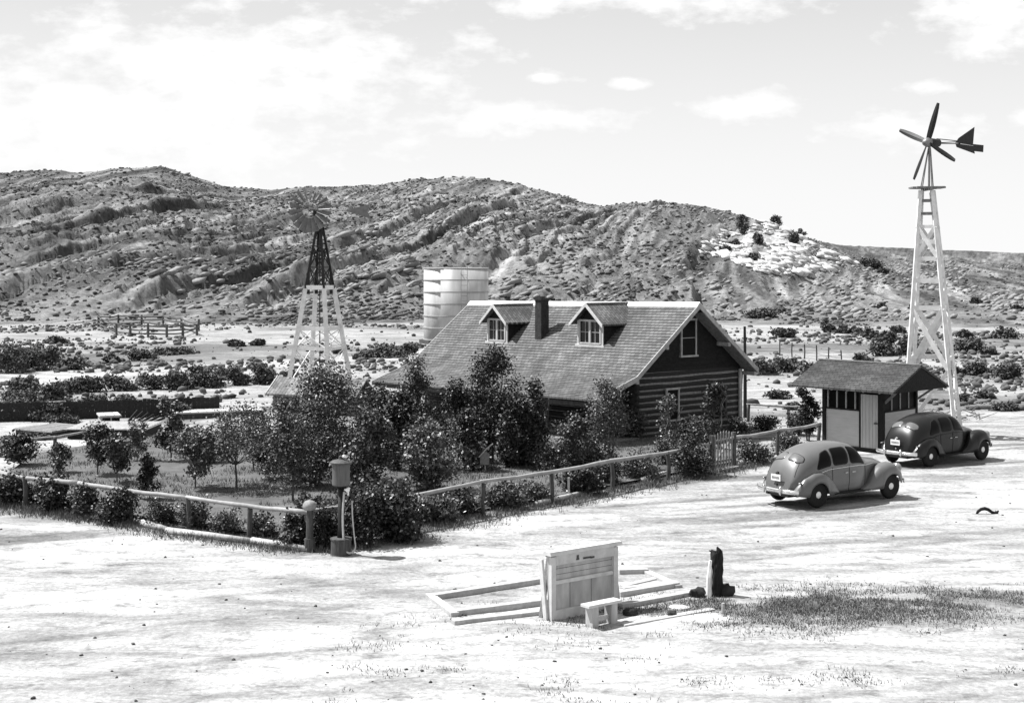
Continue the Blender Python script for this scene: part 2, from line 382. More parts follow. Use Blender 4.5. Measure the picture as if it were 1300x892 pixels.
# a scattering of thousands of small bushes and stones
def blob_proto(seed, sub=1):
    import bmesh
    bm = bmesh.new(); bmesh.ops.create_icosphere(bm, subdivisions=sub, radius=1); r = random.Random(seed)
    for v in bm.verts: v.co *= r.uniform(.62, 1.25)
    V = np.array([v.co[:] for v in bm.verts]); F = np.array([[v.index for v in f.verts] for f in bm.faces]); bm.free(); return V, F
def scatter(name, P, S, m, protos, flat=.7, sink=.1, tilt=0, kind='stuff'):
    Vs, Fs, n = [], [], 0
    ks = rng.integers(0, len(protos), len(P)); an = rng.uniform(0, 6.28, len(P))
    for k, (PV, PF) in enumerate(protos):
        idx = np.where(ks == k)[0]
        if not len(idx): continue
        c, s = np.cos(an[idx])[:,None], np.sin(an[idx])[:,None]; sxx = S[idx][:,None]*rng.uniform(.75,1.4,(len(idx),1)); 
        lx, ly, lz = PV[None,:,0]*sxx, PV[None,:,1]*S[idx][:,None], PV[None,:,2]*S[idx][:,None]*flat
        X = lx*c-ly*s+P[idx,0][:,None]; Y = lx*s+ly*c+P[idx,1][:,None]; Z = lz+P[idx,2][:,None]+S[idx][:,None]*(flat-sink)*.6
        Z = Z+tilt*(lx*c-ly*s)
        V = np.stack([X,Y,Z],-1).reshape(-1,3); F = (PF[None]+(np.arange(len(idx))*len(PV))[:,None,None]).reshape(-1,3)+n
        Vs.append(V); Fs.append(F); n += len(V)
    o = npmesh(name, np.concatenate(Vs), np.concatenate(Fs), None, m); return tag(o, kind=kind)
def samp(n, u0, u1, y0, y1, pw=1.0, mask=None):
    U = rng.uniform(u0, u1, n); Y = y0+(y1-y0)*rng.uniform(0, 1, n)**pw; X = U*Y
    if mask is not None:
        k = mask(X, Y); X, Y = X[k], Y[k]
    return np.stack([X, Y, hgt(X, Y)], -1)
P1 = samp(90000, -.45, .45, 155, 460, 1.25, lambda X, Y: (rng.uniform(0,1,len(X)) < (.12+.6*sstep(.36,.64,fbm(X*.06, Y*.05, 201, 4)))*(1-.75*sstep(840,960,CX+FPX*X/Y)))&~((np.abs(CX+FPX*X/Y-992)<95)&(Y>232)&(Y<300)))
tag(scatter('hillside_scrub', P1, (.12+.36*rng.uniform(0,1,len(P1))**3)*np.where(P1[:,1]>300,1.15,1), M['sage'], [blob_proto(k) for k in range(6)], .62), 'dark sagebrush scattered over the rocky hills', 'scrub')
P2 = samp(20000, -.45, .5, 64, 156, 1.0, lambda X, Y: (rng.uniform(0,1,len(X)) < .05+.9*sstep(.42,.62,fbm(X*.09, Y*.12, 211, 3))))
tag(scatter('flatland_scrub', P2, (.05+.24*rng.uniform(0,1,len(P2))**2.5), M['sage'], [blob_proto(k+9) for k in range(6)], .75), 'low sagebrush dotted over the pale flat', 'scrub')
P3 = samp(16000, -.42, .42, 160, 440, 1.2, lambda X, Y: rng.uniform(0,1,len(X)) < .05+.9*sstep(.48,.62,fbm((X-.22*Y)*.11, Y*.02, 221, 4)))
tag(scatter('hillside_rocks', P3, (.15+.55*rng.uniform(0,1,len(P3))**2), M['rock'], [blob_proto(k+30) for k in range(5)], .5, tilt=.25), 'pale broken rock ledges on the hillside', 'rocks')
P4 = samp(600, -.40, .42, 21, 50, 1.2, lambda X, Y: ~inpoly(X, Y, LAWN))
tag(scatter('pebbles', P4, rng.uniform(.004,.05,len(P4))*rng.uniform(.2,1,len(P4)), M['post'], [blob_proto(k+50) for k in range(3)], .6), 'small stones strewn over the pale yard', 'pebbles')

# pale sandstone outcrop
mb_p = []; r_ = random.Random(5)
OP = [(884,320),(903,306),(933,288),(962,278),(985,272),(1014,288),(1047,300),(1085,322),(1112,338),(1070,343),(1010,350),(965,346),(925,330)]
def onhill(x, y, y0=200, y1=345):
    Yd = np.linspace(y0, y1, 300); Xd = (x-CX)*Yd/FPX; pv = HZ-(hgt(Xd, Yd)-CH)*FPX/Yd; j = int(np.argmin(np.abs(pv-y))); return (float(Xd[j]), float(Yd[j]), float(hgt(Xd[j], Yd[j])))
oc = []; sc_ = []
while len(oc) < 1500:
    x = r_.uniform(884, 1104); y = r_.uniform(272, 350)
    if not bool(inpoly(np.array([x]), np.array([y]), OP)[0]): continue
    if float(fbm(np.array([x*.03]), np.array([y*.06+x*.02]), 501, 3)[0]) < .36: continue
    oc.append(onhill(x, y)); sc_.append(r_.uniform(.3, .85)+1.2*(r_.random() > .85)*r_.random())
oc = np.array(oc); sc_ = np.array(sc_); OCM = (oc[:,0].mean(), oc[:,1].mean())
o = scatter('rock_outcrop', oc, sc_, M['sandstone'], [blob_proto(k+70, 1) for k in range(8)], .45, .3, tilt=-.35, kind='structure')
P5 = []
for cx_, cy_, rr in [(300,372,5.5),(250,392,4),(440,352,4),(470,372,4.5),(430,385,4),(500,392,3.5),(255,300,5),(300,285,4),(200,398,3.2),(395,372,4),(530,400,3),(350,265,3.5),(230,262,3),(640,405,3.5),(700,380,3)]:
    for k in range(16):
        Yd = 165+max(0,(411-cy_))*1.55+random.uniform(-3,3)*rr*.8; xx = (cx_-CX)*Yd/FPX+random.uniform(-rr, rr)*1.1
        yy = Yd+(xx-(cx_-CX)*Yd/FPX)*1.4; P5.append((xx, yy, float(hgt(xx, yy))))
P5 = np.array(P5)
tag(scatter('cliff_ledges', P5, rng.uniform(.4,1.5,len(P5)), M['rock'], [blob_proto(k+90) for k in range(5)], .42, .25, tilt=.3), 'large tilted rock slabs jutting from the hillside', 'rocks')

# ------------------------------------------------------------------ leaves
def leafmesh(C, N, sig, size, up=.3):
    """C clump centres (k,3); N leaves in all; returns quads"""
    k = rng.integers(0, len(C), N); c = C[k]+rng.normal(0, 1, (N, 3))*sig
    n = rng.normal(0, 1, (N, 3)); n[:,2] = np.abs(n[:,2])+up; n /= np.linalg.norm(n, axis=1)[:,None]
    a = rng.normal(0, 1, (N, 3)); a -= n*(a*n).sum(1)[:,None]; a /= np.linalg.norm(a, axis=1)[:,None]; b = np.cross(n, a)
    s = size*rng.uniform(.6, 1.35, (N, 1)); a = a*s; b = b*s*.62
    V = np.stack([c-a, c-b+n*s*.12, c+a, c+b+n*s*.12], 1).reshape(-1, 3); F = np.arange(4*N).reshape(N, 4); return V, F
def crown_r(h, shape):
    if shape == 'cone': return (1-h)**.75*1.0+.12
    if shape == 'column': return math.sin(math.pi*min(1,.12+.88*h))**.5*.9+.1
    if shape == 'open': return .45+.55*math.sin(math.pi*(.15+.8*h))
    return math.sqrt(max(.02, 1-(2*h-1)**2*.95))
def tree(name, label, base, H, W, tb=.25, shape='round', N=3200, leaf=.085, m='leaf', group='young trees in the fenced garden', K=34, cat='tree', stems=1, bend=.0, spread=.17):
    t = thing(name, label, cat, base, 0, group); Rr = W/2; C = []
    r = random.Random(hash(label) % 9999 if False else int(base[0]*100)+int(base[1]*37))
    for i in range(K):
        h = r.random()**.85; a = r.uniform(0, 6.283); rr = math.sqrt(r.random())*crown_r(h, shape)*Rr*r.choice((.75, .95, 1.12))
        C.append((math.cos(a)*rr+bend*h*H, math.sin(a)*rr, H*(tb+(1-tb)*h*.95)))
    tr = MB(); top = Vector((bend*H*.8, 0, H*.82)); k = 6
    for s_ in range(stems):
        off = Vector((r.uniform(-.12,.12)*(stems > 1), r.uniform(-.12,.12)*(stems > 1), 0))
        pts = [off+Vector((top.x*(i/k)**1.5+r.uniform(-.02,.02)*i, r.uniform(-.02,.02)*i, top.z*i/k-(.06 if i == 0 else 0)))+off*(i/k)*3 for i in range(k+1)]
        tr.path(pts, [max(.012, .05*(H/3.2)*(1-.8*i/k)) for i in range(k+1)], 7)
    for c in C:
        z0 = max(H*tb*.75, c[2]-Rr*.55-.12*H); f = z0/(H*.82); p0 = Vector((top.x*f**1.5, 0, z0)); mid = p0.lerp(Vector(c), .55)+Vector((0,0,-.05*H))
        tr.path([p0, mid, c], [.017*(H/3.2), .011, .005], 4)
    tr.build('trunk', M['bark'], t)
    V, F = leafmesh(np.array(C), N, spread*(Rr+.25*H)*.72, leaf)
    V[:,2] = np.maximum(V[:,2], .03)
    npmesh('crown', V, F, t, M[m]); return t
def shrub(name, label, base, W, Hh, N=1500, leaf=.06, m='leafdark', group=None, D=None, K=16, cat='shrub', flowers=0, wz=1, base_z=.1):
    t = thing(name, label, cat, base, 0, group); r = random.Random(int(base[0]*91)+int(base[1]*53)); C = []; D = D or W
    for i in range(K):
        a = r.uniform(0, 6.283); rr = math.sqrt(r.random()); z = r.uniform(base_z, .85)**.8
        C.append((math.cos(a)*rr*W*.42*(1-.4*z*z), math.sin(a)*rr*D*.42*(1-.4*z*z), z*Hh*r.choice((.75, .9, 1.05))))
    st = MB()
    for c in C: st.path([(c[0]*.25, c[1]*.25, -.04), (c[0]*.7, c[1]*.7, c[2]*.55), c], [.014, .01, .004], 4)
    st.build('stems', M['bark'], t)
    V, F = leafmesh(np.array(C), N, np.array([W*.11, D*.11, Hh*.12]), leaf); V[:,2] = np.maximum(V[:,2], .01)
    npmesh('foliage', V, F, t, M[m])
    if flowers:
        V, F = leafmesh(np.array(C)+np.array([0,0,Hh*.06]), flowers, np.array([W*.13, D*.13, Hh*.1]), leaf*1.0, 1.5); npmesh('blossom', V, F, t, M['flower'])
    return t
def gz(p): return Vector((p[0], p[1], float(hgt(p[0], p[1]))-.02))
def lawnp(x, y): p = G(x, y); p.z = .02; return p

# lawn
lm = MB(); lm.add([Vector((p.x, p.y, .10)) for p in LAWN], [tuple(range(len(LAWN)))])
tag(lm.build('lawn', M['lawn']), kind='structure')
# grass tufts
def tufts(P, h0, h1, m, per=9, w=.012, sp=.06):
    n = len(P)*per; c = np.repeat(P, per, 0)+np.concatenate([rng.normal(0, sp, (n, 2)), np.zeros((n,1))], 1)
    h = rng.uniform(h0, h1, (n,1)); lean = rng.normal(0, .35, (n, 2))*h; a = rng.uniform(0, 3.14, n); d = np.stack([np.cos(a), np.sin(a), 0*a], -1)*w
    V = np.stack([c-d, c+d, c+np.concatenate([lean, h], 1)], 1).reshape(-1, 3); return V, np.arange(3*n).reshape(n, 3)
X = rng.uniform(-16, 12, 15000); Y = rng.uniform(26, 56, 15000); k = inpoly(X, Y, LAWN)&(fbm(X*.8,Y*.8,301,3) > .42)
V, F = tufts(np.stack([X[k], Y[k], np.full(k.sum(), .09)], -1), .05, .15, None, 6, .012, .09)
tag(npmesh('lawn_grass', V, F, None, M['grass']), 'short tufted grass of the garden lawn', 'grass', kind='stuff')
X = rng.uniform(-3, 13, 60000); Y = rng.uniform(21.5, 31, 60000)
pr = np.exp(-(((X-6.4)/5.0)**2+((Y-27.7-.16*(X-6))/1.35)**2)**1.4)*sstep(.40,.58,fbm(X*1.1, Y*1.6, 23, 4))+.5*sstep(.62,.72,fbm(X*.9,Y*1.4,29,3))*sstep(27.5,24,Y)*.25
k = rng.uniform(0,1,60000) < pr*.5
V, F = tufts(np.stack([X[k], Y[k], hgt(X[k], Y[k])-.01], -1), .02, .08, None, 10, .010, .11)
tag(npmesh('weeds', V, F, None, M['grass']), 'weedy grass in the near right corner of the yard', 'weeds', kind='stuff')
S = []
for (A, D, L) in ((FC, FRd, 20.5), (FC, FLd, 12)):
    for i in range(900):
        s = random.uniform(0, L); o_ = random.gauss(-.25, .38); S.append((A.x+D.x*s-D.y*o_*(-1 if D is FRd else 1)*-1, A.y+D.y*s-abs(o_)*.6, 0))
S = np.array(S); S[:,2] = hgt(S[:,0], S[:,1])-.01
V, F = tufts(S, .05, .2, None, 9, .011, .1)
tag(npmesh('fence_weeds', V, F, None, M['grass']), 'ragged weeds along the foot of the pole fences', 'weeds', kind='stuff')

# ------------------------------------------------------------------ garden trees (photo x, base y, top y, width px)
YT = [
 ('orchard_tree','round apple tree with a bare straight dark trunk on the left lawn', 300,624,522,118,.42,'round',3800,'leaf',1,0),
 ('orchard_tree','small leafy tree right behind the stone-topped corner post, left of the pump', 372,640,530,58,.3,'open',2600,'leaf',1,0),
 ('garden_tree','large loose tree behind the fuel pump, largest crown in the garden', 425,612,476,112,.12,'round',6800,'leaf',3,0),
 ('garden_tree','leafy tree in front of the small log shed, left of the pump tree', 378,585,508,66,.2,'round',3600,'leaf',2,0),
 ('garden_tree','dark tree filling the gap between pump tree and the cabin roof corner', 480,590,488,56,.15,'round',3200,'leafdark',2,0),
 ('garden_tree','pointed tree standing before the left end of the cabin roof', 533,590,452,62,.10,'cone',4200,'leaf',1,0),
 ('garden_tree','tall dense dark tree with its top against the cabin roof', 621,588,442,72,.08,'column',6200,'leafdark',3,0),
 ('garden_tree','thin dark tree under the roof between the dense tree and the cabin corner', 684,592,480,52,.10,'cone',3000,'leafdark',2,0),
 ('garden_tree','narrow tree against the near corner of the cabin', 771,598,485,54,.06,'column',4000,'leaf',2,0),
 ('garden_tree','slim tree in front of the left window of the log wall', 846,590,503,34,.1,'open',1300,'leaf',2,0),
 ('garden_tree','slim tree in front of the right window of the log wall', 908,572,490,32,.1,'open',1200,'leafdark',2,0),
 ('garden_tree','feathery grey tree before the pale yard ornaments', 546,626,540,88,.10,'round',4200,'leafpale',3,0),
 ('garden_tree','small tree at the back of the left lawn with a thin crown', 217,588,510,44,.2,'open',1900,'leaf',1,0),
 ('garden_tree','low spreading pale tree beside the apple tree', 248,624,548,70,.3,'round',2100,'leafpale',1,0),
 ('garden_tree','small forked tree near the left of the lawn, left one of a pair', 124,606,538,38,.25,'open',1500,'leafdark',1,0),
 ('garden_tree','small upright tree near the left of the lawn, right one of a pair', 149,616,550,34,.3,'open',1300,'leaf',1,0),
 ('garden_tree','little pointed tree just behind the left pole fence', 190,638,582,28,.22,'cone',1200,'leafdark',1,0),
 ('garden_tree','dark low tree at the far left behind the pole fence', 27,594,556,50,.2,'round',1400,'leafdark',2,0),
 ('garden_tree','thin sapling at the far left of the lawn', 77,603,566,30,.2,'open',700,'leaf',1,0),
 ('garden_tree','small tree behind the apple tree near the white block', 322,598,530,48,.3,'round',1600,'leaf',1,0),
 ('garden_tree','dark leafy tree by the left end of the well house', 1026,560,486,36,.15,'round',2200,'leafdark',2,0),
 ('garden_tree','small tree at the rear of the lawn near the cellar roofs', 174,588,538,36,.2,'open',1100,'leafpale',1,0),
 ('garden_tree','broad low-branched tree just left of the fuel pump drum', 398,622,506,84,.08,'open',4200,'leaf',3,0),
 ('garden_tree','ragged tree right behind the big dark hedge bush', 462,628,520,70,.05,'open',3600,'leaf',3,0),
 ('garden_tree','ragged dark tree left of the pointed roof tree', 505,600,498,52,.06,'round',3200,'leafdark',2,0),
 ('garden_tree','leaning tree at the right of the apple tree', 345,612,530,56,.15,'open',2400,'leaf',2,0),
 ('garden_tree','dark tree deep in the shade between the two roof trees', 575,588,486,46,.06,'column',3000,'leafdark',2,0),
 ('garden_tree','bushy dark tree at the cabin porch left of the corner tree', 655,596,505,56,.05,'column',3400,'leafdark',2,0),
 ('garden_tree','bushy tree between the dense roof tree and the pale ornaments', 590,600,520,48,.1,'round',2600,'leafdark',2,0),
 ('garden_tree','bushy tree at the foot of the cabin porch, right of the dense tree', 728,600,530,46,.1,'round',2600,'leaf',2,0),
]
for (nm, lb, x, yb, yt, w, tb, sh, N, m, st, bd) in YT:
    b = G(x, yb); s = b.y/FPX; b.z = .05
    tree(nm, lb, b, (yb-yt)*s, w*s*.92, tb, sh, int(N*1.5), random.choice((.038,.045,.055)), m, K=random.choice((18,24,34,44)), stems=st, bend=random.uniform(-.06,.06), spread=random.choice((.13,.15,.18)))

SH = [ # x, base y, width px, height px, leaves, flowers, label, depth, material
 (452,690,80,74,5200,16,'big dark hedge bush just right of the fuel pump',1.3,'leafdark'),
 (500,684,70,70,4600,8,'dense dark hedge bush, second to the right of the pump',1.3,'leafdark'),
 (548,664,62,36,2600,30,'leafy bush under the right fence rail, third from the pump',.9,'leaf'),
 (590,655,46,33,2200,8,'leafy bush by the first clear post of the right fence',.9,'leafdark'),
 (640,646,56,31,2300,30,'leafy bush between first and second clear posts of the right fence',.9,'leaf'),
 (680,637,44,28,1900,10,'low bush just left of the second clear fence post',.9,'leaf'),
 (738,627,54,32,2200,12,'bush beside the short white stake at the right fence',.9,'leafdark'),
 (770,616,40,34,1900,4,'dark bush at the middle of the right fence',.9,'leafdark'),
 (812,609,50,38,2600,8,'bush by the leaning boards at the right fence',1.0,'leafdark'),
 (878,605,52,64,3800,0,'big round dark bush left of the picket gate',1.5,'leafdark'),
 (845,592,40,40,1900,6,'medium bush inside the fence left of the round dark bush',1.0,'leaf'),
 (955,588,50,30,1800,22,'low flowering bush right of the picket gate',.8,'leaf'),
 (1000,578,46,30,1500,18,'low flowering bush before the well house tree',.8,'leaf'),
 (378,694,44,40,1800,8,'bush at the left foot of the stone-topped post',.7,'leafdark'),
 (412,694,34,56,2200,4,'dark bush between the stone-topped post and the pump',.8,'leafdark'),
 (335,682,42,30,1300,14,'low leafy plant by the fence left of the stone-topped post',.7,'leaf'),
 (290,678,46,34,1400,12,'low leafy plant under the middle of the left fence',.7,'leaf'),
 (245,672,44,36,1500,22,'flowering plant by a post of the left fence',.7,'leaf'),
 (205,668,42,36,1400,6,'plant outside the left fence, middle of the row',.7,'leafdark'),
 (150,664,60,46,2500,6,'broad dark bush outside the left fence',.9,'leafdark'),
 (112,655,44,40,1500,4,'dark bush outside the left fence, near its left end',.9,'leafdark'),
 (70,648,44,44,1600,0,'blurry dark bush near the left end of the fence',.9,'leafdark'),
 (15,642,46,46,1500,0,'dark bush at the far left edge by the fence',.9,'leafdark'),
 (50,640,30,30,900,0,'small dark bush inside the left end of the fence',.7,'leafdark'),
 (600,600,60,36,2600,10,'shrub at the right of the feathery grey tree',1.2,'leafpale'),
 (655,592,54,40,2400,8,'shrub on the lawn below the dense roof tree',1.2,'leaf'),
 (700,598,56,36,2500,10,'shrub in front of the cabin porch posts',1.2,'leaf'),
 (745,596,50,38,2400,6,'shrub in front of the cabin near corner',1.2,'leafdark'),
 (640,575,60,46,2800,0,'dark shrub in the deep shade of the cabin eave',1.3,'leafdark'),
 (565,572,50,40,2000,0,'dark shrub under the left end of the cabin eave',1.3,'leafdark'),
 (505,578,44,36,1600,4,'shrub behind the pale block on the lawn',1.0,'leaf'),
 (972,548,44,22,1300,8,'low shrub at the rear corner of the log wall',.9,'leafdark'),
 (1012,552,30,28,1100,3,'spindly shrub by the rear rail fence',.9,'leaf'),
 (265,590,46,34,1500,0,'shrub at the back of the left lawn behind the pale tree',1.0,'leafdark'),
 (350,600,40,52,2000,3,'shrub beside the white block near the little shed',1.0,'leaf'),
 (395,652,36,26,1000,6,'low plant on the lawn behind the stone-topped post',.8,'leaf'),
 (800,560,46,40,2000,4,'shrub against the left part of the log wall',.9,'leaf'),
 (880,566,40,36,1500,0,'shrub growing between the two log wall windows',.9,'leafdark'),
 (935,560,34,32,1300,0,'shrub at the right corner of the log wall',.9,'leafdark'),
]
for i, (x, yb, w, h, N, fl, lb, D, m) in enumerate(SH):
    b = G(x, yb); s = b.y/FPX
    shrub('garden_bush', lb, b, w*s, h*s, int(N*1.5), random.choice((.033,.042,.052)), m, 'bushes and plants of the fenced garden', D*1.2, int(14+w/5), flowers=fl)

# ------------------------------------------------------------------ desert shrubs
DS = [ # x, base y, w, h
 (12,474,60,34),(40,470,44,30),(62,462,40,22),(92,468,44,13),(178,457,40,15),(142,459,20,10),(215,450,60,8),(490,452,60,14),(520,449,30,12),(462,454,26,9),(300,441,22,8),(328,440,18,8),
 (110,497,50,18),(150,496,44,18),(190,494,40,18),(225,494,40,20),(262,492,44,20),(302,490,34,22),(334,489,36,22),(285,482,26,14),(80,500,40,16),(30,500,46,20),(250,478,20,12),(368,486,24,14),
 (15,532,60,24),(60,533,50,20),(98,530,44,26),(135,529,30,14),(180,526,34,14),(20,512,50,16),(66,508,44,20),(205,522,30,12),(160,520,40,16),(120,518,40,18),(228,528,40,18),(262,524,30,14),(82,540,40,14),(35,520,50,22),(20,560,40,8),(50,557,30,8),
 (966,407,42,12),(992,403,22,8),(995,430,34,11),(1052,423,20,10),(1070,424,22,10),(1087,424,18,8),(1105,432,22,14),(1125,438,30,16),(1140,420,20,8),(1048,414,10,7),(1152,452,30,22),(1120,452,34,16),(1096,460,26,12),
 (1225,430,18,10),(1230,446,40,14),(1275,431,34,12),(1238,474,34,15),(1280,479,40,18),(1210,474,26,12),(1255,452,20,8),(1110,470,30,12),(1080,470,34,10),(1000,468,40,16),(970,472,40,18),(1030,470,36,12),
 (1290,400,14,6),(1240,395,14,6),(1160,400,14,6),(1010,395,14,5),(930,402,10,5),(900,410,12,6),(1120,399,12,6),(1060,395,12,5),(430,448,16,7),(395,446,14,7),(70,436,30,8),(640,440,10,5),
 (1080,520,30,10),(1220,512,30,12),(1275,520,34,10),(1250,505,26,8),(985,505,34,9),(1005,520,22,8)]
for i, (x, yb, w, h) in enumerate(DS):
    b = G(x, yb); b = gz(b); s = b.y/FPX
    if x < 380 and yb > 515: g = 'low shrubs in front of the dark board fence'; lb = 'low dark shrub in front of the dark board fence at the far left'
    elif x < 380 and yb > 476: g = 'dark greasewood row behind the board fence'; lb = 'dark desert shrub in the row behind the dark board fence'
    elif x < 380: g = 'desert shrubs on the left flat'; lb = 'dark desert shrub on the left flat below the corral and track'
    elif x < 660: g = 'desert shrubs between windmill and cabin'; lb = 'low desert shrub on the flat between the left windmill and the water tank'
    elif x > 1140: g = 'desert shrubs right of the right windmill'; lb = 'dark desert shrub on the right flat around the tall white windmill tower'
    else: g = 'desert shrubs between cabin and right windmill'; lb = 'dark desert shrub on the flat beyond the cabin gable and well house'
    shrub('desert_shrub', lb, b, w*s, h*s*1.1, int(500+w*26), max(.05, .0011*b.y), 'shrub', g, w*s*.8, 12+w//4, base_z=.03)
for i, (x, yb, w, h, lb) in enumerate([(985,289,13,12,'juniper standing alone on the very top of the pale outcrop'),(963,309,16,10,'dark round juniper in the middle of the pale outcrop'),(1008,309,12,13,'juniper on the right shoulder of the pale outcrop, left of a pair'),(1016,306,11,12,'juniper on the right shoulder of the pale outcrop, right of a pair'),(943,296,14,14,'juniper near the top left of the pale outcrop'),(933,315,14,8,'low juniper on the left part of the outcrop'),(922,322,12,8,'lowest juniper on the left side of the outcrop'),(942,288,13,12,'juniper at the upper left skyline of the outcrop'),(1051,333,14,8,'low dark juniper under the right end of the outcrop'),(1096,327,16,8,'juniper on the slope right of the outcrop, upper left of three'),(1109,333,15,9,'juniper on the slope right of the outcrop, middle of three'),(1112,341,12,6,'juniper on the slope right of the outcrop, lowest of three'),(1120,350,12,8,'juniper lower on the slope right of the outcrop'),(955,332,11,8,'juniper at the lower edge of the outcrop')]):
    Yd = np.linspace(200, 330, 400); Xd = (x-CX)*Yd/FPX; pyv = HZ-(hgt(Xd, Yd)-CH)*FPX/Yd; j = int(np.argmin(np.abs(pyv-yb)))
    Yb = float(Yd[j]); b = Vector((float(Xd[j]), Yb, float(hgt(Xd[j], Yb))-.05)); s = Yb/FPX
    tree('juniper', lb, b, h*s*1.15, w*s*1.2, .12, 'round', 700, .22, 'shrub', 'junipers on and beside the pale outcrop', 14, spread=.2)

# ------------------------------------------------------------------ log cabin
HA = math.atan2(.625, .78); HO = Vector((7.2, 54.5, 0))
gd = Vector((math.cos(HA), math.sin(HA), 0)); rd = Vector((-math.sin(HA), math.cos(HA), 0))
cab = thing('log_cabin', 'long log cabin with grey shingle roof, two dormers and a dark gable end', 'house', HO, HA)
def toloc(p): d = p-HO; return Vector((d.dot(gd), d.dot(rd), d.z))
def ray_y(px, py, yl):                           # where the sight line meets the gable plane local y = yl
    D = Vector(((px-CX)/FPX, 1, -(py-HZ)/FPX)); O = Vector((0,0,CH)); a = (yl-(O-HO).dot(rd))/D.dot(rd); return toloc(O+D*a)
SL = .79; LEN = 14.6; SG = .02
def rz(x, y=0):                                  # roof surface height, local
    if x >= -3.34: return 5.1-SL*abs(x)-SG*y
    return 5.1-SL*3.34-(-x-3.34)*.345-SG*y
def ray_roof(px, py):
    D = Vector(((px-CX)/FPX, 1, -(py-HZ)/FPX)); O = Vector((0,0,CH)); best = None
    for k in range(4000):
        p = toloc(O+D*(45+k*.008))
        if -5.4 < p.x < 0 and p.z <= rz(p.x, p.y): return p
    return None
wx0, wx1, wy0, wy1 = -2.85, 2.9, .62, LEN-.5
# log walls, pole by pole, on pale chinking
chk = MB(); chk.box(((wx0+wx1)/2, wy0+.055, 1.28), (wx1-wx0-.1, .12, 2.5)); chk.box((wx0+.1, (wy0+wy1)/2, 1.3), (.12, wy1-wy0-.3, 2.6)); chk.box((wx1-.1, (wy0+wy1)/2, 1.3), (.12, wy1-wy0-.3, 2.5)); chk.box(((wx0+wx1)/2, wy1-.1, 1.28), (wx1-wx0-.1, .12, 2.5))
chk.build('chinking', M['chink'], cab)
lg = MB(); r_ = random.Random(3)
for k in range(11):
    z = .12+k*.232; rr = .109
    for (a, b) in (((wx0-.15, wy0+.06, z), (wx1+.02, wy0+.06, z+.02)), ((wx0+.06, wy0-.12, z+.1), (wx0+.06, wy1+.1, z+.06)), ((wx1-.06, wy0+.1, z+.1), (wx1-.06, wy1+.1, z+.1)), ((wx0, wy1-.06, z), (wx1, wy1-.06, z))):
        a, b = Vector(a), Vector(b); n = 9; pts = [a.lerp(b, i/n)+Vector((0, 0, r_.uniform(-.012,.012))) for i in range(n+1)]
        if z > 2.45 and abs(a.x-b.x) > 2: continue
        lg.path(pts, [rr*r_.uniform(.9, 1.04) for _ in pts], 9)
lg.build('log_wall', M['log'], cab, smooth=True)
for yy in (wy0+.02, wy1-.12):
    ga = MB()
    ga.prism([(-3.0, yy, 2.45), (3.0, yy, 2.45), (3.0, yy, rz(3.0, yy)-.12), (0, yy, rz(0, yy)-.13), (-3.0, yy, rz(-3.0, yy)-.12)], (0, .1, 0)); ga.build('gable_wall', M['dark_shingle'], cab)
rows = MB()
for k in range(13):
    z = 2.52+k*.19; hw = (5.1-.2-z)/SL
    if hw > .15: rows.box((0, wy0+.012, z), (2*min(hw,3.0), .03, .012))
rows.build('shingle_courses', M['darktrim'], cab)
# roof
rf = MB()
def course(xa, xb, n, ya, yb):
    for i in range(n):
        x0 = xa+(xb-xa)*i/n; x1 = xa+(xb-xa)*(i+1)/n; d = .018
        a = (x0, ya, rz(x0, ya)+.0); b = (x0, yb, rz(x0, yb)+.0); c = (x1, yb, rz(x1, yb)+d); e = (x1, ya, rz(x1, ya)+d)
        rf.add([a, b, c, e, (a[0],a[1],a[2]-.05), (b[0],b[1],b[2]-.05), (c[0],c[1],c[2]-.07), (e[0],e[1],e[2]-.07)], [(0,1,2,3),(7,6,5,4),(0,3,7,4),(1,5,6,2),(3,2,6,7),(0,4,5,1)])
course(0, -3.34, 26, 0, LEN); course(-3.34, -5.41, 14, 0, LEN); course(0, 3.34, 24, 0, LEN)
roof = rf.build('roof', M['roof'], cab)
rc = MB(); rc.prism([(-.16, -.03, 5.03), (0, -.03, 5.19), (.16, -.03, 5.03), (.16, -.03, 4.99), (0, -.03, 5.14), (-.16, -.03, 4.99)], (0, LEN+.06, -SG*LEN)); rc.build('ridge_cap', M['ridge'], roof)
for yy in (-.05, LEN+.01):
    bb = MB()
    for xs in ((0, 3.36), (0, -3.34), (-3.34, -5.43)):
        a, b = xs; ra, rb = rz(a, yy)+.03, rz(b, yy)+.03
        bb.prism([(a, yy, ra), (b, yy, rb), (b, yy, rb-.2), (a, yy, ra-.2)], (0, .04, 0))
    bb.build('bargeboard', M['trim'], roof)
for (a, b) in ((.2, 3.3), (-.2, -3.3)):
    so = MB()
    so.prism([(a, .0, rz(a)-.17), (b, .0, rz(b)-.17), (b, .0, rz(b)-.19), (a, .0, rz(a)-.19)], (0, .6, 0)); so.build('soffit', M['plank'], roof)
for (x, z) in ((-3.25, 2.28), (3.2, 2.28), (-1.7, 3.5), (1.7, 3.5)): pu = MB(); pu.bar((x, -.0, z), (x, .62, z), .13, .15); pu.build('purlin_end', M['trim'], cab)
pu = MB(); pu.bar((-5.2, .0, 1.55), (-5.2, LEN, 1.3), .14, .16); pu.build('porch_beam', M['post'], cab)
for i in range(6):
    y = .25+i*2.8; p = MB(); p.tube((-5.15, y, -.05), (-5.15, y, 1.55), .07, .06, 10); p.build('porch_post', M['post'], cab)
p = MB(); p.box((-4.1, LEN/2, .08), (2.4, LEN-.6, .16)); p.build('porch_floor', M['plank'], cab)
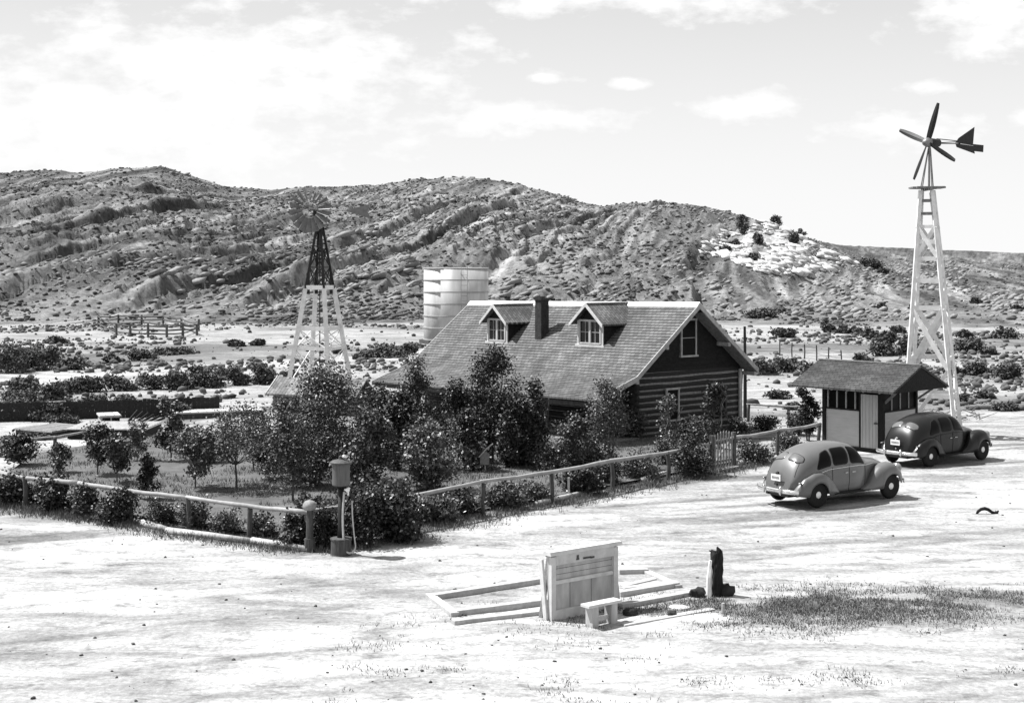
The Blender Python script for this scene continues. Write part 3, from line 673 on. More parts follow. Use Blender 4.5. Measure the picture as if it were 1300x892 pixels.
p = MB(); p.box((wx1+.02, wy0-.08, 1.2), (.16, .06, 2.5)); p.box((wx1+.08, wy0+.03, 1.2), (.05, .18, 2.5)); p.build('corner_board', M['trim'], cab)
p = MB(); p.path([(3.25, .1, 2.35), (3.7, .0, 2.28), (4.1, -.05, 2.2), (4.6, -.1, 2.23)], .03, 6); p.tube((3.2,.7,2.35),(3.05,.75,.0),.045,.045); p.build('downspout', M['iron'], cab)
def window(parent, x0, x1, z0, z1, y, panes=(1,1), fw=.09, arch='front', mframe='trim', nm='window', dirx=False):
    """window in a plane of constant y (facing -y), or of constant x (facing -x) when dirx"""
    f = MB(); g = MB()
    def bx(mb, a0, a1, c0, c1, d0, d1):
        if dirx: mb.box((y+(d0+d1)/2, (a0+a1)/2, (c0+c1)/2), (d1-d0, a1-a0, c1-c0))
        else: mb.box(((a0+a1)/2, y+(d0+d1)/2, (c0+c1)/2), (a1-a0, d1-d0, c1-c0))
    bx(f, x0-fw, x0, z0, z1, -.05, .03); bx(f, x1, x1+fw, z0, z1, -.05, .03)
    bx(f, x0-fw-.02, x1+fw+.02, z1, z1+fw*1.1, -.06, .03); bx(f, x0-fw-.05, x1+fw+.05, z0-fw, z0, -.09, .03)
    for i in range(1, panes[0]):
        xx = x0+(x1-x0)*i/panes[0]; w_ = .045 if panes[0] == 2 else .02; bx(f, xx-w_, xx+w_, z0+.002, z1-.002, -.045, .02)
    for i in range(1, panes[1]):
        zz = z0+(z1-z0)*i/panes[1]; bx(f, x0+.003, x1-.003, zz-.012, zz+.012, -.04, .018)
    bx(g, x0, x1, z0, z1, -.012, .012)
    fr = f.build(nm, M[mframe], parent); g.build('pane', M['dullglass'], fr); return fr
a = ray_y(864, 404, wy0); b = ray_y(883, 452, wy0)
window(cab, a.x+.05, b.x-.05, b.z+.06, min(a.z, rz(b.x)-.3), wy0-.01, (1,2), .07)
a = ray_y(843, 495, wy0); b = ray_y(859, 548, wy0); window(cab, a.x+.05, b.x-.05, max(.7, b.z), min(a.z, 2.2), wy0-.1, (1,2), .07)
a = ray_y(903, 492, wy0); b = ray_y(919, 540, wy0); window(cab, a.x+.05, b.x-.05, max(.7, b.z), min(a.z, 2.2), wy0-.1, (1,2), .05, mframe='post')
# dormers
def dormer(pxc, pyb, W):
    b = ray_roof(pxc, pyb); d = MB(); x0 = b.x; yc = b.y; z0 = rz(x0, yc); hw = W/2; he = 1.02; hp = he+hw*.78
    xi = x0+(he)/SL+.3                                  # walls run back into the main roof
    xr = min(-.05, x0+hp/SL)
    D = MB()
    D.prism([(x0, yc-hw, z0-.1), (x0, yc+hw, z0-.1), (x0, yc+hw, z0+he), (x0, yc, z0+hp-.05), (x0, yc-hw, z0+he)], (.08, 0, 0))
    for sgn in (-1, 1):
        y = yc+sgn*hw; D.prism([(x0+.03, y, z0-.1), (x0+.03, y, z0+he+.02), (xi-.2, y, z0+he+.02), (xi-.2, y, rz(xi-.2, y)-.15), (x0+.1, y, z0-.18)], (0, -sgn*.08, 0))
    dw = D.build('dormer', M['dark_shingle'], cab)
    RF = MB(); ov = .28; sov = .22
    for sgn in (-1, 1):
        e0 = (x0-ov, yc+sgn*(hw+sov), z0+he-.16); p0 = (x0-ov, yc, z0+hp+.05); zr_ = z0+hp+.05
        xp = -(5.1-SG*yc-zr_)/SL; xe = -(5.1-SG*yc-(z0+he-.16))/SL
        p1 = (xp+.12, yc, zr_); e1 = (xe+.12, yc+sgn*(hw+sov), z0+he-.16)
        pl = [e0, p0, p1, e1]; RF.prism(pl, (0, 0, -.07))
    # shingles of the dormer run the other way, a separate panel
    RF.build('dormer_roof', M['roof'], dw)
    T = MB()
    for sgn in (-1, 1):
        e = Vector((x0-ov-.03, yc+sgn*(hw+sov+.02), z0+he-.17)); p_ = Vector((x0-ov-.03, yc, z0+hp+.08)); T.prism([e, p_, p_+Vector((0,0,-.15)), e+Vector((0,0,-.13))], (.035, 0, 0))
    T.bar((x0-ov, yc, z0+hp+.07), (xp+.15, yc, z0+hp+.07), .1, .035)
    T.box((x0-.02, yc-hw+.05, z0+.45), (.05, .12, 1.05)); T.box((x0-.02, yc+hw-.05, z0+.45), (.05, .12, 1.05)); T.box((x0-.03, yc, z0-.03), (.12, W+.2, .09))
    T.bar((xe+.13, yc-hw-sov, z0+he-.1), (xp+.13, yc, z0+hp+.06), .05, .05)
    T.build('dormer_trim', M['white_timber'], dw)
    f = MB(); g = MB(); a0, a1, c0, c1 = yc-hw+.17, yc+hw-.17, z0+.1, z0+.93; y = x0
    for (u0, u1, v0, v1) in ((a0-.08, a0, c0-.05, c1+.08), (a1, a1+.08, c0-.05, c1+.08), (a0, a1, c1, c1+.08), (a0, a1, c0-.06, c0), ((a0+a1)/2-.055, (a0+a1)/2+.055, c0, c1)):
        f.box((y-.035, (u0+u1)/2, (v0+v1)/2), (.07, u1-u0, v1-v0))
    for q in (.25, .75): f.box((y-.02, a0+(a1-a0)*q, (c0+c1)/2), (.03, .018, c1-c0))
    f.box((y-.02, (a0+a1)/2, (c0+c1)/2), (.026, a1-a0, .018))
    f.build('window_frame', M['white_paint'], dw); g.box((y-.008, (a0+a1)/2, (c0+c1)/2), (.012, a1-a0, c1-c0)); g.build('pane', M['glass'], dw)
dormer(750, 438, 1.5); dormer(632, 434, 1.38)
b = ray_roof(688, 426); ch = MB(); ch.box((b.x, b.y, (rz(b.x)-.4+5.15)/2), (.42, .42, 5.15-rz(b.x)+.4)); chm = ch.build('chimney', M['darkrock'], cab, bevel=.01)
cc = MB(); cc.box((b.x, b.y, 5.17), (.5, .5, .08)); cc.tube((b.x, b.y, 5.2), (b.x, b.y, 5.28), .13); cc.build('chimney_cap', M['iron'], chm)

# ------------------------------------------------------------------ water tank
tp = PT(579, 430, 76); tk = thing('water_tank', 'big round white riveted water tank behind the cabin roof', 'water tank', (tp.x, tp.y, 0), 0)
zb, zt, tr_ = tp.z, CH-10*76/FPX, 1.73
s = MB(); s.lathe([(tr_-.02, zb), (tr_, zb+.02), (tr_, zt), (tr_-.04, zt), (tr_-.06, zt-.1), (.05, zt-.12)], 56); s.build('tank_shell', M['tank'], tk, smooth=False)
for o_ in [tk.children[0]]:
    for p in o_.data.polygons: p.use_smooth = abs(p.normal.z) < .5
s = MB()
for k in range(7):
    z = zb+(zt-zb)*(k/6.0); z = min(z, zt-.02); s.lathe([(tr_+.002, z-.03), (tr_+.03, z-.025), (tr_+.03, z+.025), (tr_+.002, z+.03)], 56)
s.build('hoop', M['tankband'], tk)
s = MB(); s.lathe([(tr_+.25, zb-.22), (tr_+.25, zb-.02), (.1, zb-.02)], 8); s.build('platform', M['post'], tk)
for (a, b) in ((-1,-1),(1,-1),(1,1),(-1,1)): s = MB(); s.bar((a*1.35, b*1.35, 0), (a*1.2, b*1.2, zb-.2), .2, .2); s.build('leg', M['post'], tk)
s = MB(); s.bar((-1.3,-1.34,.4),(1.25,-1.25,zb-.5),.1,.1); s.bar((1.3,-1.40,.4),(-1.25,-1.31,zb-.5),.1,.1); s.build('brace', M['post'], tk)
s = MB()
for sx_ in (-.16, .16): s.tube((.5+sx_, -tr_-.12, zb-.3), (.5+sx_, -tr_-.12, zt+.1), .016, n=6)
for k in range(13): s.tube((.34, -tr_-.12, zb+.2+k*.27), (.66, -tr_-.12, zb+.2+k*.27), .012, n=5)
s.build('ladder', M['tankband'], tk)

# ------------------------------------------------------------------ tall wind generator on the right
tb = Vector((17.95+.0, 55.0, 0)); tb.x = (1184-CX)*55/FPX
wg = thing('wind_generator_tower', 'tall white timber tower with a four-bladed wind generator and dark tail', 'windmill', tb, 0)
def leg4(z, top=9.55, a0=1.36, a1=.30, rot=0):
    f = z/top; a = a0+(a1-a0)*f; th = R(21)
    dx = -.22*f                                     # the tower leans a little to the left
    return [Vector((a*math.cos(t)+dx, a*math.sin(t), z)) for t in (th+math.pi, th-math.pi/2, th, th+math.pi/2)]   # A B C D
for k in range(4):
    s = MB(); s.bar(leg4(-.1)[k], leg4(9.5)[k], .13 if k != 2 else .12, .13); s.build('leg', M['brightpaint'], wg)
for fz in (4.95, 6.0, 6.85, 3.0, 1.6, 7.5, 8.1, 8.6, 9.1):
    s = MB(); L4 = leg4(fz)
    for k in range(4):
        if fz == 3.0 and k in (0,): continue
        s.bar(L4[k], L4[(k+1) % 4], .05, .17 if fz < 8 else .10)
    s.build('girt', M['brightpaint'] if fz < 8.3 else M['plank'], wg)
for (za, zb_) in ((2.6, 4.95), (6.9, 8.1)):
    for k in range(4):
        s = MB(); A, B = leg4(za), leg4(zb_); s.bar(A[k], B[(k+1)%4], .06, .17 if za < 5 else .15); d = (A[k]-A[(k+2)%4]).normalized()*.04
        s.bar(A[(k+1)%4]+d, B[k]+d, .06, .17 if za < 5 else .15); s.build('cross_brace', M['brightpaint'], wg)
for (za, zb_) in ((4.95,6.0),(6.0,6.9),(3.0,4.95),(8.1,9.4)):
    for k in (1, 3): s = MB(); A, B = leg4(za), leg4(zb_); s.bar(A[k], B[(k+1)%4], .05, .10); s.build('cross_brace', M['brightpaint'], wg)
for k in (0, 1):
    s = MB(); A, B = leg4(.2), leg4(2.6); s.bar(A[k], B[(k+1)%4], .06, .15); s.build('cross_brace', M['brightpaint'], wg)
s = MB()
for k in range(5): s.box((-.22, -.5+k*.25, 9.6), (1.25 if k in (1,2,3) else 1.05, .2, .06), R(-8+3*k))
s.box((-.22, 0, 9.54), (.12, 1.2, .1)); s.build('platform', M['plank'], wg)
hubp = Vector(((1180-CX)*55/FPX-tb.x, 0, CH+(HZ-181)*55/FPX))
s = MB()
for t in range(4):
    L4 = leg4(9.55); s.tube(L4[t], hubp+Vector((0,0,-.2))+(L4[t]-Vector((-.22,0,9.55))).normalized()*.05, .022, .018, 6)
s.tube((hubp.x-.02, 0, 9.5), hubp+Vector((0,0,-.1)), .045); s.build('mast', M['galv'], wg)
s = MB()
for i in range(32): s.tube(leg4(.6+i*.28)[2]+Vector((-.05,-.1,0)), leg4(.6+i*.28)[2]+Vector((-.24,-.28,0)), .012, n=4)
s.bar(leg4(.2)[2]+Vector((-.24,-.28,0)), leg4(9.4)[2]+Vector((-.24,-.28,0)), .03, .05); s.build('ladder', M['brightpaint'], wg)
ax = Vector((-.86, -.51, 0)); side = Vector((.51, -.86, 0)); upv = Vector((0,0,1))
rot = MB()
gen = MB(); o0 = hubp-ax*.35
gen.path([hubp-ax*.55, hubp-ax*.5, hubp-ax*.1, hubp+ax*.02], [.05, .15, .17, .14], 16); gen.build('generator', M['iron'], wg, smooth=True)
gen = MB(); gen.path([hubp+ax*.02, hubp+ax*.12, hubp+ax*.26, hubp+ax*.34], [.19, .19, .14, .03], 16); gen.build('hub', M['galv'], wg, smooth=True)
for ph in (70, 158, 243, 330):
    s = MB(); d = side*math.cos(R(ph))+upv*math.sin(R(ph)); tdir = (-side*math.sin(R(ph))+upv*math.cos(R(ph))); c0 = hubp+ax*.1
    secs = []
    for i in range(9):
        f = i/8; rr = .12+f*1.45; w = .07+.17*math.sin(math.pi*min(1, .25+.6*f))*(1 if f < .9 else .75); tw = R(35-28*f)
        cd = tdir*math.cos(tw)+ax*math.sin(tw); nd = ax*math.cos(tw)-tdir*math.sin(tw); c = c0+d*rr
        secs.append([c-cd*w*.5, c+nd*.022, c+cd*w*.5, c-nd*.018])
    n0 = len(s.v)
    for q in secs: s.v += [tuple(x) for x in q]
    s.f += [(n0+i*4+j, n0+i*4+(j+1)%4, n0+(i+1)*4+(j+1)%4, n0+(i+1)*4+j) for i in range(8) for j in range(4)]+[(n0,n0+1,n0+2,n0+3),(n0+32,n0+35,n0+34,n0+33)]
    s.build('blade', M['iron'], wg)
s = MB()
for (z0, z1) in ((.16, .12), (-.02, .02), (.0, .1)): s.tube(hubp-ax*.4+upv*z0, hubp-ax*1.7+upv*z1, .018, n=5)
s.build('tail_boom', M['iron'], wg)
s = MB(); q = lambda a, z: hubp-ax*a+upv*z
s.prism([q(1.42,.05), q(1.6,.24), q(2.5,.72), q(2.42,.06), q(2.42,-.02)], side*.02); s.prism([q(1.42,.03), q(2.42,-.03), q(2.52,-.34), q(1.5,-.12)], side*.02)
s.prism([q(2.44,.04), q(3.02,.02), q(3.0,-.26), q(2.46,-.24)], side*.02); s.build('tail_vane', M['iron'], wg)

# ------------------------------------------------------------------ farm windmill on the left
lb_ = Vector(((406-CX)*74/FPX, 74, 0)); wm = thing('farm_windmill', 'old windmill with many-bladed wheel on a black and white tower', 'windmill', lb_, 0)
topz = CH+(HZ-277)*74/FPX
def wl(z):
    f = z/topz; a = 1.75*(1-f)+.08*f; th = R(24)
    return [Vector((a*math.cos(t), a*math.sin(t), z)) for t in (th+math.pi, th-math.pi/2, th, th+math.pi/2)]
zc = CH-(366-HZ)*74/FPX
for k in range(4):
    s = MB(); s.bar(wl(-.1)[k], wl(zc)[k], .21, .21); s.build('leg', M['brightpaint'], wm)
    s = MB(); s.bar(wl(zc+.0)[k]*1.0, wl(topz)[k], .12, .12); s.build('steel_leg', M['iron'], wm)
for fz, w in ((zc, .22), (zc-2.1, .2), (2.2, .16)):
    s = MB(); L4 = wl(fz)
    for k in range(4): s.bar(L4[k]*1.01, L4[(k+1)%4]*1.01, .06, w)
    s.build('girt', M['brightpaint'], wm)
s = MB()
for (z0, z1) in ((zc, zc+1.1), (zc+1.1, zc+2.2), (zc+2.2, topz-.2)):
    A, B = wl(z0), wl(z1)
    for k in range(4): s.bar(A[k], B[(k+1)%4], .045, .045); s.bar(A[(k+1)%4], B[k], .045, .045); s.bar(B[k], B[(k+1)%4], .05, .05)
for k in range(4): s.box(wl(zc+.55)[k]*.95, (.16,.16,1.1))
s.build('steel_brace', M['iron'], wm)
s = MB(); s.box((0,0,topz-1.75), (1.0,.7,.05)); s.box((0,0,topz), (.75,.5,.07)); s.box((-.05,0,topz+.22), (.55,.35,.32)); s.tube((0,0,.3),(0,0,topz),.03); s.build('gearbox', M['iron'], wm)
wax = Vector((-.35, -.935, 0)).normalized(); ws = Vector((-wax.y, wax.x, 0)); wh = Vector((-.35, 0, topz+.45))+wax*.35
wheel = MB(); rim = MB()
for i in range(18):
    t = 2*math.pi*i/18; t2 = t+2*math.pi/18*.72
    def wp(r, a, o=0): return wh+ws*(r*math.cos(a))+Vector((0,0,r*math.sin(a)))+wax*o
    wheel.add([wp(.45, t, .05), wp(.45, t2, -.04), wp(1.22, t2, -.1), wp(1.22, t, .1), wp(.45, t, .06), wp(.45, t2, -.03), wp(1.22, t2, -.09), wp(1.22, t, .11)], [(0,1,2,3),(7,6,5,4),(0,3,7,4),(1,5,6,2),(3,2,6,7),(0,4,5,1)])
for rr in (.46, .95): rim.path([wp(rr, 2*math.pi*i/36) for i in range(37)], .014, 5)
for i in range(6): rim.tube(wh, wp(.95, i*math.pi/3), .014, n=5)
rim.tube(wh-wax*.5, wh+wax*.1, .07)
o_ = wheel.build('wheel', M['palesteel'], wm); rim.build('wheel_rim', M['palesteel'], o_)
s = MB(); td = Vector((1, .25, 0)).normalized(); th_ = Vector((.1, 0, topz+.42))
s.tube(th_, th_+td*1.7, .025); s.build('tail_boom', M['galv'], wm)
s = MB(); s.prism([th_+td*1.3+Vector((0,0,.02)), th_+td*2.5+Vector((0,0,.34)), th_+td*2.4+Vector((0,0,-.05)), th_+td*2.6+Vector((0,0,-.45)), th_+td*1.3+Vector((0,0,-.05))], Vector((.25,-1,0))*.015); s.build('tail_vane', M['palesteel'], wm)

for (z0, z1) in ((.3, 2.2), (2.2, zc-2.1)):
    A, B = wl(z0), wl(z1)
    for k in range(4):
        for (p_, q_) in ((A[k], B[(k+1)%4]), (A[(k+1)%4], B[k])): s = MB(); s.bar(p_, q_, .035, .05); s.build('cross_brace', M['brightpaint'], wm)
# ------------------------------------------------------------------ small log shed by the windmill
lsA = G(352, 560) if False else Vector(((356-CX)*64/FPX, 64, 0))
ls = thing('log_shed', 'low log shed with pale shingle roof under the left windmill', 'shed', lsA, R(-20))
def lz(v): return v
rzS, ezS, hwS, lnS = CH-(478-HZ)*64/FPX, CH-(497-HZ)*64/FPX, .85, 4.3
s = MB()
for sg in (-1, 1):
    s.prism([(-.15, 0, rzS), (lnS, 0, rzS), (lnS, sg*(hwS+.2), ezS), (-.15, sg*(hwS+.2), ezS)], (0,0,-.07))
s.build('roof', M['roof3'], ls)
s = MB()
for sg in (-1, 1): s.prism([(-.19, 0, rzS+.03), (-.19, sg*(hwS+.22), ezS+.02), (-.19, sg*(hwS+.22), ezS-.1), (-.19, 0, rzS-.09)], (.05,0,0))
s.build('bargeboard', M['paleplank'], ls)
s = MB()
for k in range(8):
    z = .1+k*.17
    if z > ezS-.08: break
    for sg in (-1, 1): s.tube((-.1+.2, sg*(hwS-.1), z), (lnS-.1, sg*(hwS-.1), z), .085)
    s.tube((.15, -hwS, z+.05), (.15, hwS, z+.05), .085); s.tube((lnS-.2, -hwS, z), (lnS-.2, hwS, z), .085)
s.build('log_wall', M['plank'], ls)
s = MB(); s.prism([(.1, -hwS, ezS-.1), (.1, hwS, ezS-.1), (.1, 0, rzS-.1)], (.06,0,0)); s.build('gable_wall', M['dark_shingle'], ls)

# ------------------------------------------------------------------ well house beside the cars
WA = math.atan2(.717, -.697)                         # direction of the front wall, to the left
wo = Vector((13.1, 50.0, 0)); wh_ = thing('well_house', 'little painted pump house with plank door and dark shingle roof beside the cars', 'shed', wo, WA-math.pi)
# local: -x runs left along the front, y runs back  (x axis = (.697,-.717), y axis = (.717,.697))
Lw, Dw, Hw = 2.49, 2.3, 2.1
s = MB(); s.box((-Lw/2, .05, .72), (Lw-.1, .08, 1.36)); s.build('front_wall', M['clapboard'], wh_)
s = MB(); s.box((-.05, Dw/2, .72), (.08, Dw-.1, 1.36)); s.build('side_wall', M['clapboard'], wh_)
s = MB(); s.box((-Lw+.05, Dw/2, 1.03), (.08, Dw-.1, 2.05)); s.box((-Lw/2, Dw-.05, 1.03), (Lw-.1, .08, 2.05)); s.build('back_wall', M['dark_shingle'], wh_)
s = MB(); s.box((-Lw/2, .06, 1.75), (Lw-.12, .05, .68)); s.box((-.06, Dw/2, 1.75), (.05, Dw-.12, .68)); s.build('window_band', M['dullglass'], wh_)
s = MB()
for x in (-.06, -Lw+.06): s.box((x, .0+.02, 1.05), (.14, .14, 2.1))
s.box((-.04, Dw-.05, 1.05), (.12, .12, 2.1)); s.box((-.94, .0, 1.05), (.07, .06, 2.1)); s.box((-.17, .0, 1.05), (.07, .06, 2.1))
s.box((-Lw/2, -.01, .06), (Lw, .08, .12)); s.box((-1.7, 0, 1.43), (1.5, .06, .06)); s.box((-.02, Dw/2, 1.43), (.06, Dw, .06)); s.build('frame', M['darktrim'], wh_)
s = MB()
for k in range(4): s = MB(); s.box((-1.15-k*.38, .02, 1.76), (.05, .05, .62)); s.build('mullion', M['trim'], wh_)
for k in range(1, 4): s = MB(); s.box((-.03, Dw*k/4, 1.76), (.05, .05, .62)); s.build('mullion', M['trim'], wh_)
s = MB(); s.box((-.555, .0, 1.06), (.68, .06, 1.92)); dr = s.build('door', M['door'], wh_)
s = MB()
for k in range(5): s.box((-.555-.27+k*.135, -.032, 1.06), (.008, .006, 1.9))
s.build('board_joints', M['plank'], dr)
s = MB(); s.box((-.28, -.06, 1.02), (.12, .06, .04)); s.tube((-.3,-.03,1.02),(-.3,-.08,1.02),.025); s.build('handle', M['iron'], dr)
zr3, ze3, oF = 3.07, 2.24, .76; xL, xR = -Lw-.93, .84; yc = Dw/2
s = MB()
for sg in (-1, 1):
    n = 14
    for i in range(n):
        f0, f1 = i/n, (i+1)/n; y0_, y1_ = yc+sg*f0*(yc+oF), yc+sg*f1*(yc+oF); z0_, z1_ = zr3+(ze3-zr3)*f0, zr3+(ze3-zr3)*f1
        s.prism([(xL, y0_, z0_), (xR, y0_, z0_), (xR, y1_, z1_+.014), (xL, y1_, z1_+.014)], (0, 0, -.08))
mw = shingle_mat('well_house_shingles', .065, .14, .22)
nt = mw.node_tree; sp = [n for n in nt.nodes if n.type == 'SEPXYZ'][0]; cb = [n for n in nt.nodes if n.type == 'COMBXYZ'][0]; mu = [n for n in nt.nodes if n.type == 'MATH'][0]
nt.links.new(sp.outputs['Y'], mu.inputs[0]); nt.links.new(sp.outputs['X'], cb.inputs[0])
rw = s.build('roof', mw, wh_)
s = MB(); s.bar((xL, yc, zr3+.02), (xR, yc, zr3+.02), .14, .04); s.build('ridge_cap', M['plank'], rw)
s = MB(); s.prism([(xR-.09, -oF+.1, ze3-.06), (xR-.09, Dw+oF-.1, ze3-.06), (xR-.09, yc, zr3-.1)], (.06, 0, 0)); s.prism([(xL+.03, -oF+.1, ze3-.06), (xL+.03, Dw+oF-.1, ze3-.06), (xL+.03, yc, zr3-.1)], (.06, 0, 0)); s.build('gable_wall', M['dark_shingle'], rw)
s = MB()
for k in range(6): s = MB(); s.bar((xR-.6-k*.65, -oF+.08, ze3-.05), (xR-.6-k*.65, .1, ze3+.28-.05), .06, .1); s.build('rafter_end', M['trim'], rw)
s = MB(); s.bar((.0, Dw, 1.75), (.55, Dw+.1, 2.15), .07, .07); s.build('bracket', M['plank'], rw)
s = MB(); s.bar((0, .1, 1.75), (.5, .0, 2.15), .07, .07); s.build('bracket', M['plank'], rw)

# ------------------------------------------------------------------ cars
def interp(x, P): return float(np.interp(x, [p[0] for p in P], [p[1] for p in P]))
def smoothed(P):
    xs = np.linspace(P[0][0], P[-1][0], 400); ys = np.interp(xs, [p[0] for p in P], [p[1] for p in P]); k = np.hanning(37); k /= k.sum()
    yp = np.pad(ys, 18, mode='reflect', reflect_type='odd'); ys = np.convolve(yp, k, 'valid'); return lambda x: float(np.interp(x, xs, ys))
TOP = smoothed([(-2.22,.52),(-2.17,.76),(-2.08,1.0),(-1.92,1.24),(-1.70,1.43),(-1.42,1.55),(-1.08,1.625),(-.70,1.665),(-.35,1.67),(-.05,1.66),(.15,1.62),(.28,1.55),(.56,1.17),(.68,1.13),(1.1,1.10),(1.5,1.04),(1.75,.95),(1.88,.80),(1.95,.55)])
HWD = smoothed([(-2.22,.42),(-2.1,.56),(-1.9,.65),(-1.5,.725),(-1.0,.755),(-.4,.765),(.1,.755),(.4,.71),(.65,.62),(.95,.50),(1.3,.38),(1.6,.27),(1.85,.16),(1.95,.08)])
def BELT(x): return min(.98+.03*x if x > -1 else .95+.28*(x+1)*.9, TOP(x)-.10)
SILL = smoothed([(-2.22,.40),(-2.0,.40),(-1.6,.36),(-1,.33),(1,.33),(1.4,.40),(1.8,.48),(1.95,.50)])
NEXP = smoothed([(-2.22,2.4),(-1.5,2.6),(-.6,2.9),(.2,2.9),(.7,2.4),(1.2,2.3),(1.95,2.1)])
def SURF(x, v, off=0):                            # v 0..1 sill to belt, 1..2 belt to roof centre (right side, y<0)
    w, zt, zb, z0, n = HWD(x), TOP(x), BELT(x), min(SILL(x), TOP(x)-.12), NEXP(x)
    if v <= 1:
        y = w*(1-.06*(1-v)**2); z = z0+(zb-z0)*v
        y *= 1+.02*math.sin(math.pi*v)
    else:
        a = (v-1)*math.pi/2; y = w*max(0, math.cos(a))**(2/n); z = zb+(zt-zb)*max(0, math.sin(a))**(2/n)
    return Vector((x, -y, z))
def SN(x, v):
    e = .02; v = min(v, 1.97); du = SURF(x+e, v)-SURF(x-e, v); dv = SURF(x, min(v+e, 2))-SURF(x, v-e); n = du.cross(dv); 
    if n.length < 1e-9: return Vector((0,0,1))
    n.normalize(); c = Vector((x*.2, 0, .7)); p = SURF(x, v)
    return n if n.dot(p-c) > 0 else -n
def patch(mb, pts, off=.006, sides=(1,), rings=7):
    """a rounded patch lying on the body: outline pts in (x,v)"""
    cx_ = sum(p[0] for p in pts)/len(pts); cv = sum(p[1] for p in pts)/len(pts); n = len(pts)
    for sd in sides:
        vs = []; fs = []
        for k in range(rings+1):
            f = k/rings
            for (x, v) in pts:
                xx, vv = cx_+(x-cx_)*f, cv+(v-cv)*f; p = SURF(xx, vv)+SN(xx, vv)*(off if k < rings else off-.012); vs.append(Vector((p.x, p.y*sd, p.z)))
        for k in range(rings):
            for j in range(n): fs.append((k*n+j, k*n+(j+1)%n, (k+1)*n+(j+1)%n, (k+1)*n+j))
        mb.add(vs, fs)
def roundpoly(C, r=.35, per=6):
    out = []; n = len(C)
    for i in range(n):
        a, b, c = C[i-1], C[i], C[(i+1)%n]
        p0 = (b[0]+(a[0]-b[0])*r, b[1]+(a[1]-b[1])*r); p2 = (b[0]+(c[0]-b[0])*r, b[1]+(c[1]-b[1])*r)
        for k in range(per+1):
            t = k/per; out.append(((1-t)**2*p0[0]+2*t*(1-t)*b[0]+t*t*p2[0], (1-t)**2*p0[1]+2*t*(1-t)*b[1]+t*t*p2[1]))
        d0 = (c[0]+(b[0]-c[0])*r, c[1]+(b[1]-c[1])*r)
        for k in range(1, 9): out.append((p2[0]+(d0[0]-p2[0])*k/9, p2[1]+(d0[1]-p2[1])*k/9))
    return out
def sedan(label, loc, rz_, paint, windows_pal='glass'):
    c = thing('parked_car', label, 'car', loc, rz_, 'two rounded sedans parked in the yard')
    b = MB(); nx = 130
    for sd in (1, -1):
        b.grid(lambda u, v: (lambda p: Vector((p.x, p.y*sd, p.z)))(SURF(-2.22+4.17*u, v*2)), nx, 64)
    import bmesh
    o = b.build('body', paint, c, smooth=True)
    bm = bmesh.new(); bm.from_mesh(o.data); bmesh.ops.remove_doubles(bm, verts=bm.verts, dist=.004)
    bmesh.ops.recalc_face_normals(bm, faces=bm.faces); bm.to_mesh(o.data); bm.free(); o.data.polygons.foreach_set('use_smooth', [True]*len(o.data.polygons))
    fl = MB(); fl.box((0, 0, .38), (4.0, 1.15, .14)); fl.box((-1.95,0,.36),(.5,.9,.12)); fl.build('underbody', M['seam'], c)
    # glass: quarter light, rear door, front door, each side
    for sd in (1, -1):
        for C in ([(-1.42,1.10),(-1.16,1.50),(-.90,1.57),(-.88,1.07)], [(-.82,1.07),(-.82,1.58),(-.24,1.60),(-.24,1.07)], [(-.18,1.07),(-.18,1.60),(.15,1.58),(.45,1.14),(.44,1.07)]):
            f = MB(); patch(f, roundpoly([(x+(.018 if x > sum(p[0] for p in C)/len(C) else -.018)*1.4, v+(.025 if v > 1.25 else -.025)) for x, v in C], .2), .007, (sd,)); fr = f.build('side_window', M['seam'], c, smooth=True)
            g = MB(); patch(g, roundpoly(C, .2), .013, (sd,)); g.build('pane', M['carglass'], fr, smooth=True)
    for sd in (1, -1):
        f = MB(); C = [(-1.62,1.975),(-1.60,1.66),(-1.36,1.63),(-1.30,1.975)]
        C = [(-1.88,1.955),(-1.86,1.60),(-1.74,1.47),(-1.64,1.56),(-1.66,1.965)]
        patch(f, roundpoly([(x+(.02 if x > -1.76 else -.02), v+(.02 if v > 1.8 else -.03)) for x, v in C], .25), .007, (sd,)); fr = f.build('rear_window', M['seam'], c, smooth=True)
        g = MB(); patch(g, roundpoly(C, .25), .013, (sd,)); g.build('pane', M['lens'] if False else M['rearglass'], fr, smooth=True)
        f = MB(); C = [(.32,1.96),(.30,1.45),(.46,1.34),(.53,1.96)]; patch(f, roundpoly(C, .15), .008, (sd,)); f.build('windshield', M['carglass'], c, smooth=True)
    # gaps of doors, boot and bonnet; moulding on the belt
    for sd in (1, -1):
        s = MB()
        def seam(path, w=.012, off=.004, mb=s):
            pts = []
            for (x, v) in path: p = SURF(x, v)+SN(x, v)*off; pts.append(Vector((p.x, p.y*sd, p.z)))
            mb.path(pts, w*.5, 5)
        for xx in (-.85, -.205, .50): seam([(xx, .05+k*.09) for k in range(12)])
        seam([(-.85+.045*k, .06) for k in range(30)])
        seam([(-2.1+.0*k, 1.3) for k in range(2)]); seam([(-2.05, 1.3), (-1.98, 1.42), (-1.85, 1.52), (-1.75, 1.62)]); 
        s.build('door_seam', M['seam'], c)
        t = MB(); seam([(-1.5+.08*k, 1.02) for k in range(39)], .018, .01, t); t.build('belt_moulding', M['chrome'] if paint.name.startswith('grey') else paint, c, smooth=True)
        for xx in (-.30, -.11):
            h = MB(); p = SURF(xx, .86)+SN(xx, .86)*.035; p0 = SURF(xx, .86); p = Vector((p.x, p.y*sd, p.z)); p0 = Vector((p0.x, p0.y*sd, p0.z)); dr_ = .1 if xx > -.2 else -.1
            h.tube(p0, p, .012); h.tube(p, p+Vector((dr_,0,0)), .011); h.build('door_handle', M['chrome'], c)
